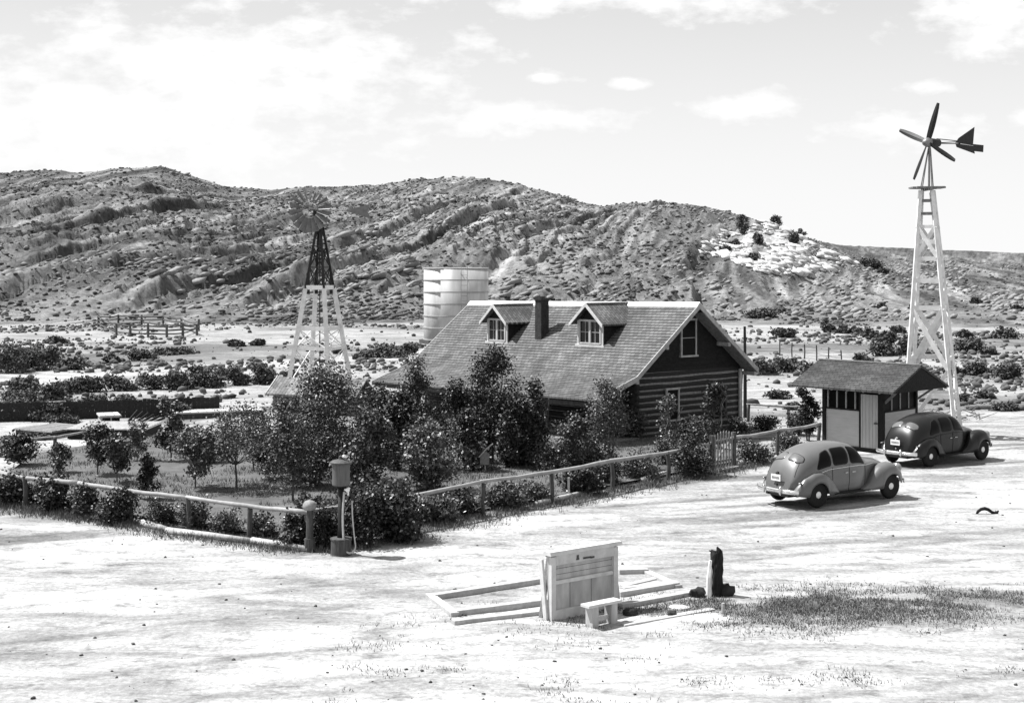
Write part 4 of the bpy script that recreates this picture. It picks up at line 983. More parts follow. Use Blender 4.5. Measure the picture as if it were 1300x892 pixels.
    # fenders
    def fender(xs, xw, ztop, yin, yout, zlo, rw, nm):
        for sd in (1, -1):
            f = MB(); nx = 44; na = 18; x0, x1 = xs
            def fn(u, v):
                x = x0+(x1-x0)*u; zt = ztop(x); yo = yout(x); a = v*math.pi; yi = yin(x)
                ccx, hw = (yi+yo)/2, (yo-yi)/2; zl = zlo(x)
                if v > .5 and abs(x-xw) < rw: zl = max(zl, .34+math.sqrt(rw*rw-(x-xw)**2))
                zl = min(zl, zt-.03); ca, sa = math.cos(a), max(0, math.sin(a))
                return Vector((x, sd*(ccx-hw*math.copysign(abs(ca)**.72, ca)), zl+(zt-zl)*sa**.72))
            f.grid(fn, nx, na); o = f.build(nm, paint, c, smooth=True)
            so = o.modifiers.new('thick', 'SOLIDIFY'); so.thickness = .012; so.offset = -1
    fender((-2.14, -.60), -1.42, smoothed([(-2.14,.46),(-2.05,.60),(-1.85,.80),(-1.55,.94),(-1.30,.97),(-1.05,.90),(-.8,.70),(-.6,.42)]), lambda x: .50, smoothed([(-2.14,.70),(-1.95,.82),(-1.6,.885),(-1.2,.89),(-.9,.86),(-.6,.78)]), smoothed([(-2.14,.36),(-1.9,.32),(-.9,.30),(-.6,.31)]), .34, 'rear_fender')
    fender((.30, 2.02), 1.42, smoothed([(.30,.36),(.55,.48),(.8,.74),(1.05,.93),(1.3,1.01),(1.55,1.01),(1.78,.92),(1.93,.78),(2.02,.56)]), smoothed([(.30,.62),(.8,.45),(1.2,.3),(2.02,.2)]), smoothed([(.30,.80),(.7,.86),(1.1,.89),(1.55,.89),(1.85,.83),(2.02,.64)]), smoothed([(.30,.31),(.95,.32),(1.7,.40),(2.02,.48)]), .365, 'front_fender')
    for sd in (1, -1):
        s = MB(); s.box((-.15, sd*.755, .335), (1.4, .20, .035)); s.build('running_board', M['rubber'], c, bevel=.008)
    # wheels
    for (x, sd) in ((-1.42,1),(-1.42,-1),(1.42,1),(1.42,-1)):
        w = MB(); yy = sd*.735; pr = [(.215,-.07),(.27,-.082),(.325,-.075),(.352,-.045),(.357,0),(.352,.045),(.325,.075),(.27,.082),(.215,.07)]
        w.lathe(pr, 36, (x, yy, .355), 'Y'); o = w.build('wheel', M['rubber'], c, smooth=True)
        r = MB(); r.lathe([(.215,yy-.06*1),(.22,yy+sd*.055),(.19,yy+sd*.05),(.12,yy+sd*.03),(.10,yy+sd*.03)], 30, (x,0,.355), 'Y'); r.build('rim', M['wheelpaint'], o, smooth=False)
        h = MB(); h.lathe([(.115,yy+sd*.03),(.11,yy+sd*.062),(.07,yy+sd*.082),(.01,yy+sd*.088)], 24, (x,0,.355), 'Y'); h.build('hubcap', M['hubcap'], o, smooth=True)
    # bumpers
    def bumper(x0, sgn, nm, wd):
        s = MB(); pts = []
        for k in range(21):
            t = -1+2*k/20; pts.append(Vector((x0-sgn*(-.0+.17*t*t**2*t), t*wd, .47)))
        n = len(pts); vs = []
        for p in pts:
            for (a, z) in ((0,-.065),(.025,-.03),(.03,0),(.025,.03),(0,.065),(-.015,.03),(-.015,-.03)): vs.append(p+Vector((sgn*a, 0, z)))
        s.add(vs, [(i*7+j, i*7+(j+1)%7, (i+1)*7+(j+1)%7, (i+1)*7+j) for i in range(n-1) for j in range(7)]+[tuple(range(7)), tuple((n-1)*7+j for j in range(7))])
        o = s.build(nm, M['chrome'], c, smooth=True)
        for y in (-.32, .32): g = MB(); g.path([(x0+sgn*.035, y, .37), (x0+sgn*.06, y, .44), (x0+sgn*.06, y, .54), (x0+sgn*.035, y, .61)], [.02,.035,.035,.02], 8); g.build('guard', M['chrome'], o, smooth=True)
        for y in (-.4, .4): g = MB(); g.bar((x0-sgn*.3, y, .45), (x0, y, .47), .04, .06); g.build('bracket', M['iron'], o)
    bumper(-2.34, -1, 'rear_bumper', .82); bumper(2.12, 1, 'front_bumper', .80)
    # licence plate on its bracket, lamp above
    s = MB(); s.box((-2.245, -.02 if False else 0, .80), (.02, .36, .17)); pl = s.build('licence_plate', M['plate'], c)
    pl.rotation_euler = (0, 0, 0)
    s = MB()
    for k in range(6): s.box((-2.258, -.125+k*.05, .80), (.006, .028, .07))
    s.build('plate_figures', M['plateink'], pl)
    s = MB(); s.bar((-2.23, 0, .80), (-2.12, 0, .70), .06, .04); s.tube((-2.16,0,.93),(-2.23,0,.91),.05,.03); s.tube((-2.14,0,.60),(-2.22,0,.60),.035,.03); s.build('plate_bracket', M['iron'] if paint.name.startswith('grey') else M['chrome'], c)
    for sd in (1, -1):
        s = MB(); x_ = -2.02; s.path([(x_+.06, sd*.70, .70), (x_-.05, sd*.71, .70)], [.032,.025], 12); s.build('tail_lamp', M['lens'], c, smooth=True)
        s = MB(); s.path([(1.82, sd*.58, .82), (1.95, sd*.58, .82), (1.99, sd*.58, .82)], [.14,.125,.05], 18); s.build('headlamp', M['lens'], c, smooth=True)
    s = MB()
    for k in range(7): s.bar((1.96-.02*k, -.10-.02*k, .55+k*.05), (1.96-.02*k, .10+.02*k, .55+k*.05), .02, .02)
    s.build('grille', M['grille'], c)
    s = MB(); s.path([(.75,0,1.135),(1.1,0,1.115),(1.5,0,1.055),(1.8,0,.92)], [.008,.014,.016,.01], 6); s.build('bonnet_trim', M['chrome'], c)
    return c
M['carglass'] = mat('car_glass', .003, .3, 2, .15, 0, spec=.10)
M['rearglass'] = mat('rear_glass', .10, .3, 2, .2, 0, spec=.4)
M['wheelpaint'] = mat('wheel_paint', .045, .2, 4, .5, 0)
def place_car(label, rear_px, rear_py, ang, paint):
    p = G(rear_px, rear_py); a = R(ang); d = Vector((math.cos(a), math.sin(a), 0)); lft = Vector((-math.sin(a), math.cos(a), 0))
    cpos = p+d*1.42+lft*.735; cpos.z = float(hgt(cpos.x, cpos.y)); return sedan(label, cpos, a, paint)
place_car('light grey rounded sedan parked nearer the camera', 1037, 645, 32.5, M['carpaint'])
place_car('black rounded sedan parked beside the well house', 1180, 593, 37, M['carblack'])

# ------------------------------------------------------------------ fences
def pole_fence(name, label, pts, rails, H, group=None, r=.05, pr=.07, rmat='rail', pmat='post', ext=0, posts=True, sag=.03):
    f = thing(name, label, 'fence', pts[0], 0, group); o = pts[0]; rr = random.Random(len(label)); L = [Vector((p[0]-o[0], p[1]-o[1], p[2]-o[2])) for p in pts]
    if posts:
        for p in L:
            s = MB(); h = H*rr.uniform(.93, 1.02); s.path([p+Vector((0,0,-.1)), p+Vector((rr.uniform(-.03,.03),0,h*.5)), p+Vector((rr.uniform(-.04,.04),rr.uniform(-.03,.03),h-.02))], [pr*rr.uniform(.85,1.15), pr*.95, pr*.88], 9); s.build('post', M[pmat], f, smooth=False)
    for rh in rails:
        i = 0
        while i < len(L)-1:
            j = min(i+rr.choice((1, 2, 2)), len(L)-1); a, b = L[i]+Vector((0,0,rh)), L[j]+Vector((0,0,rh)); n = 8; d = (b-a).normalized()
            P = [a.lerp(b, k/n)+Vector((0, 0, -sag*math.sin(math.pi*k/n)+rr.uniform(-.012,.012))) for k in range(n+1)]; P[0] = P[0]-d*.08; P[-1] = P[-1]+d*.08
            f0 = rr.choice((1, .78)); s = MB(); s.path(P, [r*(f0+(1.78-2*f0)*k/n)*rr.uniform(.93,1.05) for k in range(n+1)], 9); s.build('rail', M[rmat], f, smooth=True); i = j
    return f
def onlineL(d): return gz(FC+FLd*d)
dl = [0, 1.95, 4.0, 6.1, 8.2, 10.3, 12.6, 15, 17.5, 20]
pole_fence('pole_fence', 'peeled pole fence running left from the stone-topped corner post', [onlineL(d) for d in dl], [.9], .9, 'pole fences round the garden', r=.062, sag=.03)
# right run: from the corner to the gate, gate, then on to the well house
def dist_at(px):                                    # distance along the right fence at photo column px
    k = (px-CX)/FPX; return (k*FC.y-FC.x)/(FRd.x-k*FRd.y)
pr_ = [0, dist_at(518), dist_at(613), dist_at(700), dist_at(777), dist_at(848), dist_at(903)]
pole_fence('pole_fence', 'long peeled pole fence between the corner post and the picket gate', [gz(FC+FRd*d) for d in pr_], [.93], .92, 'pole fences round the garden', r=.062, sag=.05)
pr2 = [dist_at(931), dist_at(987), dist_at(1040)]
pole_fence('pole_fence', 'short peeled pole fence between the picket gate and the well house', [gz(FC+FRd*d) for d in pr2], [1.0], 1.0, 'pole fences round the garden', r=.06)
ga_, gb_ = gz(FC+FRd*dist_at(905)), gz(FC+FRd*dist_at(930)); gt = thing('picket_gate', 'small weathered picket gate in the right-hand fence', 'gate', ga_, math.atan2(FRd.y, FRd.x)); gw = (gb_-ga_).length
s = MB(); n = 7
for k in range(n):
    x = .08+(gw-.16)*k/(n-1); h = 1.12+.10*math.sin(math.pi*k/(n-1)); s.box((x, -.03, h/2+.03), (.065, .022, h-.06)); s.prism([(x-.032,-.041,h), (x+.032,-.041,h), (x, -.041, h+.06)], (0,.022,0))
s.build('pickets', M['plank'], gt)
s = MB(); s.box((gw/2, .0, .3), (gw-.1, .035, .08)); s.box((gw/2, .0, .95), (gw-.1, .035, .08)); s.bar((.1,0,.3),(gw-.1,0,.95),.03,.07,(0,1,0)); s.build('cross_rail', M['plank'], gt)
s = MB(); s.box((gw/2, -.15, .05), (gw+.1, .22, .08)); s.build('sill', M['paleplank'], gt)
for x in (-.06, gw+.06): s = MB(); s.box((x, 0, .55), (.13, .13, 1.25)); s.build('gate_post', M['post'], gt)
# base logs along the fences
for i, (a, b, w, lb) in enumerate([((180,667),(212,675),.1,'short pale log lying outside the left fence'),((212,676),(318,690),.09,'long pale log at the foot of the left fence'),((320,690),(392,700),.09,'pale log at the foot of the corner post'),((682,642),(742,628),.09,'pale plank edging under the right fence near the white stake'),((940,590),(985,578),.09,'pale log edging right of the picket gate'),((985,583),(1042,571),.08,'pale log edging near the well house corner'),((815,612),(850,602),.09,'pale log at the foot of the right fence near the leaning boards')]):
    A, B = gz(G(*a)), gz(G(*b)); s = MB(); C = (A+B)/2; s.path([A-C+Vector((0,0,.08)), Vector((0,0,.09)), B-C+Vector((0,0,.08))], [w, w*.9, w*.8], 9); tag(s.build('edging_log', M['paleplank'], loc=C, smooth=True), lb, 'log', 'logs edging the garden')
# garden back-left rails
pole_fence('pole_fence', 'thin pole fence crossing the back left of the garden', [gz(G(-60,584)), gz(G(0,581)), gz(G(70,572)), gz(G(115,563))], [.55], .55, 'pole fences round the garden', r=.045)
pole_fence('rail_fence', 'weathered rail fence behind the cabin corner', [gz(G(950,535)), gz(G(1002,537)), gz(G(1060,540))], [.75], .8, None, r=.05, rmat='plank')
# corral
cpts = [G(125,418), G(148,427), G(165,429), G(188,430), G(212,430), G(232,429), G(250,427), G(252,421), G(230,418), G(207,416), G(180,415), G(150,414), G(125,418)]
pole_fence('corral', 'small pole corral at the foot of the left hills', [gz(p) for p in cpts], [.35, .68, 1.0], 1.15, None, r=.075, pr=.12, rmat='post', pmat='bark', sag=.08)
for (x0_, x1_, yb, lb) in ((990,1068,452,'thin wire fence post row beyond the cabin gable'),):
    pole_fence('wire_fence', lb, [gz(G(x0_+(x1_-x0_)*k/5, yb+k*2)) for k in range(6)], [.5, .9], 1.1, None, r=.012, pr=.05, rmat='iron', sag=.02)
# dark board fence on the left
A, B = gz(G(-30, 536)), gz(G(276, 526)); bf = thing('board_fence', 'dark upright board fence across the back of the left yard', 'fence', A, math.atan2((B-A).y, (B-A).x)); Lb = (B-A).length
s = MB(); rr = random.Random(4); x = 0
while x < Lb:
    w = rr.uniform(.14, .22); s.box((x+w/2, rr.uniform(-.01,.01), .4), (w-.006, .03, .82+rr.uniform(-.05,.05))); x += w
s.build('boards', M['log'], bf)
s = MB(); s.box((Lb/2, .05, .2), (Lb, .05, .09)); s.box((Lb/2, .05, .66), (Lb, .05, .09)); s.build('cross_rail', M['post'], bf)
s = MB(); 
for k in range(9): s = MB(); s.box((k*Lb/8, .1, .42), (.12, .12, .9)); s.build('post', M['post'], bf)
# low dugout roofs / cold frames on the left
def lowbox(name, label, a, b, depth, h, m, top, cat):
    A, B = gz(G(*a)), gz(G(*b)); t = thing(name, label, cat, A, math.atan2((B-A).y, (B-A).x)); L = (B-A).length
    s = MB(); s.box((L/2, depth/2, h/2), (L, depth, h)); s.build('wall', M[m], t); s = MB(); s.box((L/2, depth/2, h+.035), (L+.12, depth+.12, .06), taper=.97); s.build('top', M[top], t)
    s = MB()
    for k in range(int(L/.35)): s.box((.2+k*.35, depth/2, h+.072), (.015, depth+.08, .01))
    s.build('board_joints', M['plank'], t); return t, L
lowbox('root_cellar_roof', 'long pale flat cellar roof left of the garden trees', (66,556), (116,549), 2.0, .25, 'post', 'plank', 'cellar')
cf, L = lowbox('cold_frame', 'low box with two dark glass lights among the left yard clutter', (128,541), (152,540), 1.2, .38, 'paleplank', 'paleplank', 'cold frame')
for k in range(2):
    s = MB(); s.box((.22+k*L*.5, -.012, .2), (L*.42, .02, .28)); s.build('glass_light', M['glass'], cf)
lowbox('plank_platform', 'broad pale plank platform near the middle of the left yard', (185,557), (205,548), 3.0, .35, 'seam', 'paleplank', 'platform')
lowbox('plank_platform', 'narrow pale plank walk behind the left garden trees', (225,532), (335,528), 1.4, .25, 'post', 'paleplank', 'platform')
t0 = gz(G(163,545)); s = MB()
for k in range(6): s.bar((-.3+k*.1, 0, 0), (.25+k*.22, .5, .75-.06*k), .05, .09)
tag(s.build('lumber_heap', M['log'], loc=t0), 'heap of dark boards leaning together in the left yard', 'lumber')
for (x, y, w, h, lb, nm, m) in ((300-5,590,22,30,'',None,None),):
    pass
def blockthing(name, label, x, y, wpx, hpx, m, cat, d=.4):
    b = gz(G(x, y)); s_ = b.y/FPX; s = MB(); s.box((0, 0, hpx*s_/2), (wpx*s_, d, hpx*s_), R(20)); t = thing(name, label, cat, b); s.build('box', M[m], t, bevel=.01); s = MB(); s.box((0,0,hpx*s_+.02), (wpx*s_+.06, d+.06, .035), R(20)); s.build('lid', M['paleplank'], t)
blockthing('beehive', 'whitish box hive behind the apple tree', 336, 582, 17, 26, 'paleplank', 'box', .5)
blockthing('beehive', 'low pale box on the lawn behind the pump trees', 491, 572, 12, 13, 'paleplank', 'box', .45)
# ornaments
b = lawnp(616, 602); t = thing('birdhouse', 'small white birdhouse on a short stake beside the garden shrubs', 'birdhouse', b)
s = MB(); s.box((0,0,.3), (.05,.05,.6)); s.build('stake', M['white_paint'], t); s = MB(); s.prism([(-.16,-.1,.3),(.12,-.1,.3),(.14,-.1,.62),(-.02,-.1,.74),(-.16,-.1,.55)], (0,.2,0)); s.build('house', M['plank'], t)
s = MB(); s.bar((-.2,0,.54),(0,0,.76),.26,.025,(0,0,1)); s.bar((0,0,.76),(.24,0,.96),.26,.025); s.build('roof', M['paleplank'], t)
b = lawnp(574, 612); s = MB(); s.path([(0,0,0),(.18,0,.02),(.06,.0,.3),(.10,0,.55),(.16,0,.75),(.10,0,.95),(0,0,1.1)], [.03,.03,.03,.025,.02,.02,.015], 7)
tag(s.build('antler_stick', M['paleplank'], loc=b, smooth=True), 'bleached crooked stick standing beside the feathery tree', 'stick')
b = gz(G(722, 632)); s = MB(); s.box((0,0,.3), (.06,.05,.62)); tag(s.build('stake', M['paleplank'], loc=b), 'short white stake outside the right fence', 'stake')
b = gz(G(833, 613)); s = MB(); s.bar((0,0,0),(-.16,.1,.55),.09,.03); s.bar((.14,0,0),(-.02,.12,.5),.09,.03); tag(s.build('leaning_boards', M['post'], loc=b), 'two short dark boards leaning on the right fence', 'boards')

# ------------------------------------------------------------------ corner post and pump
t = thing('corner_post', 'stout fence corner post topped with a rounded pale stone', 'post', gz(FC+Vector((0,-.12,0))))
s = MB(); s.path([(0,0,-.1),(0,0,.4),(.01,0,1.0)], [.10,.085,.08], 10); s.path([(0,0,-.05),(0,0,.33)], [.13,.12], 8); s.build('post', M['post'], t)
s = MB(); s.lathe([(.02,.97),(.12,.99),(.165,1.05),(.16,1.12),(.11,1.19),(.02,1.22)], 20); s.build('stone', M['stonecap'], t, smooth=True)
pb = gz(G(433, 704)); t = thing('fuel_pump', 'old hand fuel pump with a metal drum top and looped hose', 'fuel pump', pb)
s = MB(); s.lathe([(.245,0),(.25,.02),(.235,.04),(.235,.36),(.25,.38),(.25,.41),(.05,.43)], 28); s.build('base_can', M['rust'], t)
s = MB(); s.path([(0,0,.4),(0,0,.7),(0,0,1.64)], [.095,.075,.075], 14); s.path([(0,0,1.58),(0,0,1.66)], [.11,.2], 14); s.build('column', M['iron'], t, smooth=True)
s = MB(); s.lathe([(.20,1.63),(.205,1.65),(.205,2.12),(.20,2.14)], 28); dm = s.build('drum', M['pumpbox'], t)
s = MB(); s.lathe([(.255,2.13),(.26,2.16),(.2,2.2),(.06,2.23),(.05,2.3),(.01,2.31)], 28); s.build('cap', M['rust'], dm)
s = MB(); s.lathe([(.01,-.05),(.045,-.03),(.06,0),(.045,.03),(.01,.05)], 14, (.08,-.05,2.29)); s.build('knob', M['chrome'], dm, smooth=True)
s = MB(); s.path([(.1,-.1,1.56),(.2,-.12,1.52)], [.05,.075], 14); s.path([(.18,-.12,1.40),(.18,-.12,1.58)], [.035,.035], 10); s.build('gauge', M['chrome'], t, smooth=True)
pts = []
for k in range(31):
    f = k/30
    if f < .45: q = f/.45; pts.append((.09-.03*math.sin(q*3.1), -.17, 1.5-1.25*q))
    elif f < .7: q = (f-.45)/.25; a = math.pi*q; pts.append((.22-.13*math.cos(a), -.17+.03*q, .25-.16*math.sin(a)))
    else: q = (f-.7)/.3; pts.append((.35-.08*q-.02*math.sin(3*q), -.14, .25+1.05*q))
s = MB(); s.path(pts, [.024 if k < 20 else .016 for k in range(31)], 9); s.build('hose', M['hose'], t, smooth=True)
s = MB(); s.path([(.27,-.14,1.3),(.25,-.13,1.42),(.2,-.12,1.5)], [.02,.025,.025], 8); s.build('nozzle', M['iron'], t)

# ------------------------------------------------------------------ white board, bench, lumber, stump
A, B = G(699, 787), G(783, 770); A = gz(A); B = gz(B); ang = math.atan2((B-A).y, (B-A).x); L = (B-A).length; Hh = 1.26
t = thing('notice_board', 'large white panelled board standing in the near yard', 'board', A, ang)
s = MB(); s.box((L/2, .06, Hh/2), (L, .06, Hh-.04)); s.build('panel', M['white_weathered'] if 'white_weathered' in M else M['white_paint'], t)
s = MB()
for x in (.05, L-.05): s.box((x, .0, Hh/2-.02), (.11, .07, Hh-.05))
s.box((L/2, -.005, Hh-.11), (L-.22, .065, .2)); s.box((L/2, 0, .1), (L-.22, .05, .2)); s.box((L/2, .005, .72), (L-.22, .04, .07)); s.build('frame', M['white_timber'], t)
s = MB()
for z in (.86,.97): s.box((L/2, .028, z), (L-.2, .006, .005))
for x in (L*.3, L*.62): s.box((x, .028, .43), (.006, .006, .5))
s.build('board_joints', M['post'], t)
s = MB(); s.prism([(-.07,-.1,Hh-.01),(-.07,.15,Hh-.01),(-.07,.12,Hh+.06),(-.07,-.07,Hh+.06)], (L+.14,0,0)); s.build('cornice', M['white_timber'], t)
s = MB(); rr = random.Random(9)
for (x0_, w) in ((L*.38,.07),(L*.52,.2),(L*.60,.1)): s.box((x0_, -.045, Hh-.15+rr.uniform(-.02,.02)), (w, .008, .035)); 
s.box((L*.38,-.046,Hh-.12),(.05,.008,.09)); s.build('dark_stain', M['post'], t)
s = MB(); s.bar((-.03,.1,.0),(-.03,.25,Hh*.9),.05,.1); s.build('side_post', M['white_timber'], t)
# leaning white panel
P0 = G(722, 783); P0 = gz(P0); t = thing('white_panel', 'smaller white board leaning against the big board', 'board', P0, ang)
s = MB(); Mx = Matrix.Rotation(R(-16), 3, 'X'); s.box((.72, .13, .40), (1.42, .03, .86), Mx=None); o = s.build('panel', M['white_paint'], t); o.rotation_euler = (R(-9), 0, 0); o.location = (0, -.02, 0)
s = MB(); s.box((.72, .12, .84), (1.46, .055, .035)); s.box((.0, .12, .42), (.04, .05, .84)); o = s.build('edge', M['white_timber'], t); o.rotation_euler = (R(-9), 0, 0); o.location = (0, -.02, 0)
b = gz(G(745, 795)); t = thing('plank_bench', 'small white plank bench in front of the white boards', 'bench', b, ang)
s = MB(); s.box((.36,0,.42), (.82,.24,.05)); s.build('seat', M['white_timber'], t)
for x in (.13, .6): s = MB(); s.box((x,0,.19), (.15,.2,.41)); s.build('leg', M['white_paint'], t)
s = MB(); s.box((.36,0,.14), (.4,.04,.08)); s.build('stretcher', M['white_timber'], t)
b = gz(G(687, 783)); s = MB(); s.bar((0,0,0),(.16,.3,1.12),.07,.09); tag(s.build('prop_stick', M['plank'], loc=b), 'grey plank leaning beside the left edge of the white board', 'plank')
LB = [((550,760),(698,739),'pale beam of the ground frame, far left one behind the white board',.13),((785,727+2),(822,727),'short dark-sided beam behind the right edge of the white board',.13),((578,781),(700,764),'pale beam of the ground frame, middle left one',.13),((785,757),(860,745),'pale beam of the ground frame, right of the white board',.13),((575,792),(700,777),'nearest pale beam left of the white board',.11),((787,771),(884,755),'nearest pale beam right of the white board',.11),((545,757),(578,783),'short cross beam closing the left end of the ground frame',.11),((820,727),(862,747),'cross beam closing the right end of the ground frame',.09),((790,748),(845,741),'thin plank lying between the right beams',.06),((790,745),(835,734),'pale loose plank inside the right end of the frame',.05),((600,775),(690,765),'thin loose plank inside the left end of the frame',.04),((790,792),(905,775),'half-buried plank near the foot of the bench',.05)]
for (a, b, lb, h) in LB:
    A_, B_ = gz(G(*a)), gz(G(*b)); C_ = (A_+B_)/2; s = MB(); s.bar(A_-C_+Vector((0,0,h*.45)), B_-C_+Vector((0,0,h*.45)), .17, h); tag(s.build('timber', M['paleplank'], loc=C_, bevel=.008), lb, 'timber', 'pale timbers lying around the white board')
b = gz(G(909, 757)); t = thing('stump', 'burnt upright tree stump with a pale left side in the near yard', 'stump', b)
rr = random.Random(8); s = MB(); n = 16; K = 9
for k in range(K):
    z = -.05+.93*k/(K-1)
    for j in range(n):
        a = 2*math.pi*j/n; r0 = (.155-.03*(k/(K-1))+.02*math.sin(3*a+1))*rr.uniform(.9,1.1)*(1.35 if k == 0 else 1); zz = z+(rr.uniform(-.09,.08) if k == K-1 else 0); s.v.append((r0*math.cos(a)*.95, r0*math.sin(a), zz))
s.f = [(k*n+j, k*n+(j+1)%n, (k+1)*n+(j+1)%n, (k+1)*n+j) for k in range(K-1) for j in range(n)]+[tuple((K-1)*n+j for j in range(n))]
s.build('trunk', M['stumpwood'], t)
s = MB(); s.path([(-.13,-.05,-.02),(-.125,-.05,.4),(-.10,-.04,.74)], [.085,.075,.05], 8); s.build('pale_side', M['bare'], t)  # strip in a paler tone up the left side of the trunk
s = MB(); s.path([(0,0,.8),(-.03,0,.9),(-.14,0,.93)], [.06,.04,.01], 6); s.path([(.02,0,.8),(.06,0,.95),(.02,0,1.0)], [.07,.05,.02], 6); s.build('splinter', M['stumpwood'], t)
def rock(label, p, s3, m, seed, grp=None):
    V, F = blob_proto(seed, 2); V = V*np.array(s3); o = npmesh('rock', V, F, None, M[m], Vector(p)+Vector((0,0,s3[2]*.5))); tag(o, label, 'rock', grp)
rock('dark rock at the left foot of the burnt stump', gz(G(886,758)), (.17,.15,.16), 'darkrock', 301); rock('dark rock at the right foot of the burnt stump', gz(G(922,757)), (.16,.15,.2), 'darkrock', 302)
rock('small dark rock right of the plank bench', gz(G(800,780)), (.13,.12,.1), 'darkrock', 303); rock('low dark rock between the bench and the stump', gz(G(853,781)), (.12,.12,.08), 'darkrock', 304); rock('white flat stone left of the dark rock by the stump', gz(G(862,772)), (.22,.16,.05), 'sandstone', 305)
b = gz(G(918, 780)); s = MB(); s.tube((0,0,0),(0,0,.22),.03); tag(s.build('stake', M['paleplank'], loc=b), 'tiny white stake in the weeds below the stump', 'stake')
b = gz(G(1251, 652)); s = MB(); s.path([(-.24,0,.0),(-.2,0,.08),(-.12,0,.14),(-.02,0,.16),(.08,0,.13),(.16,0,.07),(.24,.02,.03),(.32,.02,.05),(.36,.02,.1)], [.03,.04,.045,.05,.045,.04,.05,.045,.015], 8); tag(s.build('tyre_scrap', M['rubber'], loc=b, smooth=True), 'curved scrap of dark tyre lying on the yard at the right', 'scrap')
# pole behind the cabin, pipes and woodpile at the right
b = gz(G(946, 530)); s = MB(); s.path([(0,0,-.1),(0,0,2.2),(-.02,0,3.95)], [.085,.07,.055], 9); tag(s.build('utility_pole', M['iron'], loc=b), 'thin dark pole standing behind the right cabin corner', 'pole')
def polebetween(a, b, za, zb_, r, lb, nm='leaning_pole', m='iron'):
    A_ = gz(G(*a)); B_ = gz(G(*b)); s = MB(); C_ = A_; s.path([Vector((0,0,za)), (B_-A_)*.5+Vector((0,0,(za+zb_)/2-.05)), (B_-A_)+Vector((0,0,zb_))], [r, r*.9, r*.7], 7); tag(s.build(nm, M[m], loc=C_), lb, 'pole')
polebetween((1052,470),(1112,452), 0.0, .5, .06, 'long dark fallen pole slanting up behind the well house roof'); polebetween((1108,436),(1160,428), .3, .5, .05, 'dark fallen pole lying among the shrubs left of the white tower')
t0 = gz(G(1200, 533)); wp_ = thing('branch_pile', 'tangle of bare branches behind the black car', 'branches', t0); s = MB(); rr = random.Random(12)
for k in range(60):
    a = Vector((rr.uniform(-1.6,1.6), rr.uniform(-.8,.8), rr.uniform(.02,.35))); d = Vector((rr.uniform(-1,1), rr.uniform(-.5,.5), rr.uniform(-.2,.35)))*.9; s.path([a, a+d*.5+Vector((0,0,rr.uniform(-.04,.06))), a+d], [.028,.02,.01], 5)
s.build('branches', M['plank'], wp_)
s = MB(); 
A_, B_ = gz(G(1225,519)), gz(G(1330,517)); s.path([Vector((0,0,.08)), (B_-A_)*.5+Vector((0,0,.1)), (B_-A_)+Vector((0,0,.08))], [.1,.1,.09], 8); tag(s.build('fallen_log', M['plank'], loc=A_), 'long grey log lying on the ground right of the white tower', 'log')

# ------------------------------------------------------------------ light, sky, camera
SUN_EL, SUN_DIR = R(58), Vector((-.955, .295, 0)).normalized()
az = math.atan2(SUN_DIR.x, SUN_DIR.y)             # clockwise from +Y
ld = bpy.data.lights.new('sun', 'SUN'); ld.energy = 5.0; ld.angle = R(.5); ld.color = (1, 1, 1)
lo = bpy.data.objects.new('sun', ld); COL.objects.link(lo)
sv = Vector((SUN_DIR.x*math.cos(SUN_EL), SUN_DIR.y*math.cos(SUN_EL), math.sin(SUN_EL))); lo.rotation_euler = sv.to_track_quat('Z', 'Y').to_euler(); lo.location = sv*60
w = bpy.data.worlds.new('World'); sc.world = w; w.use_nodes = True; N = w.node_tree.nodes; Lk = w.node_tree.links
bg = N['Background']; sk = N.new('ShaderNodeTexSky'); sk.sky_type = 'NISHITA'; sk.sun_disc = False; sk.sun_elevation = SUN_EL; sk.sun_rotation = az; sk.altitude = 1500; sk.dust_density = 1.2
bw = N.new('ShaderNodeRGBToBW'); Lk.new(sk.outputs[0], bw.inputs[0]); bw2 = N.new('ShaderNodeMath'); bw2.operation = 'MULTIPLY_ADD'; bw2.inputs[1].default_value = .35; bw2.inputs[2].default_value = 3.9; Lk.new(bw.outputs[0], bw2.inputs[0])
tc = N.new('ShaderNodeTexCoord'); sp = N.new('ShaderNodeSeparateXYZ'); Lk.new(tc.outputs['Generated'], sp.inputs[0])
def mth(op, a, b=None, clamp=False):
    m = N.new('ShaderNodeMath'); m.operation = op; m.use_clamp = clamp
    for i, q in enumerate((a, b)):
        if q is None: continue
        if isinstance(q, (int, float)): m.inputs[i].default_value = q
        else: Lk.new(q, m.inputs[i])
    return m.outputs[0]
yy = mth('MAXIMUM', sp.outputs['Y'], .08); cu = mth('DIVIDE', sp.outputs['X'], yy); cv = mth('DIVIDE', sp.outputs['Z'], yy)
cb = N.new('ShaderNodeCombineXYZ'); Lk.new(cu, cb.inputs[0]); Lk.new(cv, cb.inputs[1])
nz = N.new('ShaderNodeTexNoise'); nz.inputs['Scale'].default_value = 22; nz.inputs['Detail'].default_value = 9; nz.inputs['Roughness'].default_value = .6
mp = N.new('ShaderNodeMapping'); mp.inputs['Scale'].default_value = (1, 2.0, 1); Lk.new(cb.outputs[0], mp.inputs[0]); Lk.new(mp.outputs[0], nz.inputs['Vector'])
field = None       # cloud banks by bearing and elevation
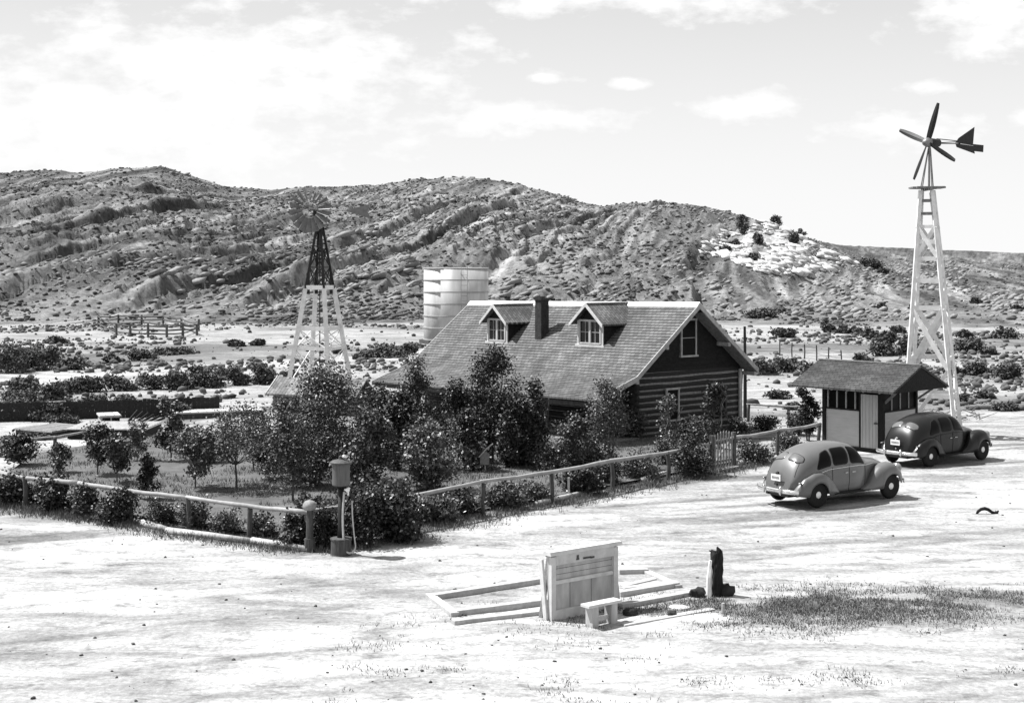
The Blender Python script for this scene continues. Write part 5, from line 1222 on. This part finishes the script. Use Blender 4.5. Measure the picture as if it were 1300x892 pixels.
for (x, y, a, b) in [(290,95,330,95),(120,150,380,110),(800,-8,260,34),(1265,18,120,52),(965,134,80,20),(1175,108,36,14),(795,106,28,10),(683,100,24,8),(1150,168,110,26),(1300,150,30,16),(640,150,160,24),(-400,60,300,60),(1800,90,260,50)]:
    m = N.new('ShaderNodeMapping'); m.vector_type = 'TEXTURE'; m.inputs['Location'].default_value = ((x-CX)/FPX, (HZ-y)/FPX, 0); m.inputs['Scale'].default_value = (a/FPX, b/FPX, 1)
    Lk.new(cb.outputs[0], m.inputs[0]); vl = N.new('ShaderNodeVectorMath'); vl.operation = 'LENGTH'; Lk.new(m.outputs[0], vl.inputs[0]); v = mth('SUBTRACT', 1.0, vl.outputs['Value'])
    field = v if field is None else mth('MAXIMUM', field, v)
f2 = mth('ADD', mth('MULTIPLY', field, .55), mth('MULTIPLY', mth('SUBTRACT', nz.outputs['Fac'], .5), 1.9))
cr = N.new('ShaderNodeValToRGB'); cr.color_ramp.elements[0].position = .0; cr.color_ramp.elements[1].position = .36; Lk.new(f2, cr.inputs[0])
hz_ = mth('SUBTRACT', 1.0, mth('DIVIDE', sp.outputs['Z'], .17), True)
mh = N.new('ShaderNodeMix'); mh.data_type = 'RGBA'; Lk.new(hz_, mh.inputs['Factor']); Lk.new(bw2.outputs[0], mh.inputs['A']); mh.inputs['B'].default_value = (6.5, 6.5, 6.5, 1)
mx = N.new('ShaderNodeMix'); mx.data_type = 'RGBA'; Lk.new(cr.outputs[0], mx.inputs['Factor']); Lk.new(mh.outputs['Result'], mx.inputs['A'])
mx.inputs['B'].default_value = (6.9, 6.9, 6.9, 1)
Lk.new(mx.outputs['Result'], bg.inputs['Color']); bg.inputs['Strength'].default_value = .075
cd = bpy.data.cameras.new('camera'); cam = bpy.data.objects.new('camera', cd); COL.objects.link(cam); sc.camera = cam
cam.location = (0, 0, CH); cam.rotation_euler = (R(90), 0, 0); cd.sensor_width = 36; cd.lens = FPX/1300*36; cd.shift_y = -116/1300; cd.clip_end = 6000; cd.clip_start = .5
sc.view_settings.view_transform = 'Standard'; sc.view_settings.look = 'None'; sc.view_settings.exposure = 1.0; sc.view_settings.gamma = 1
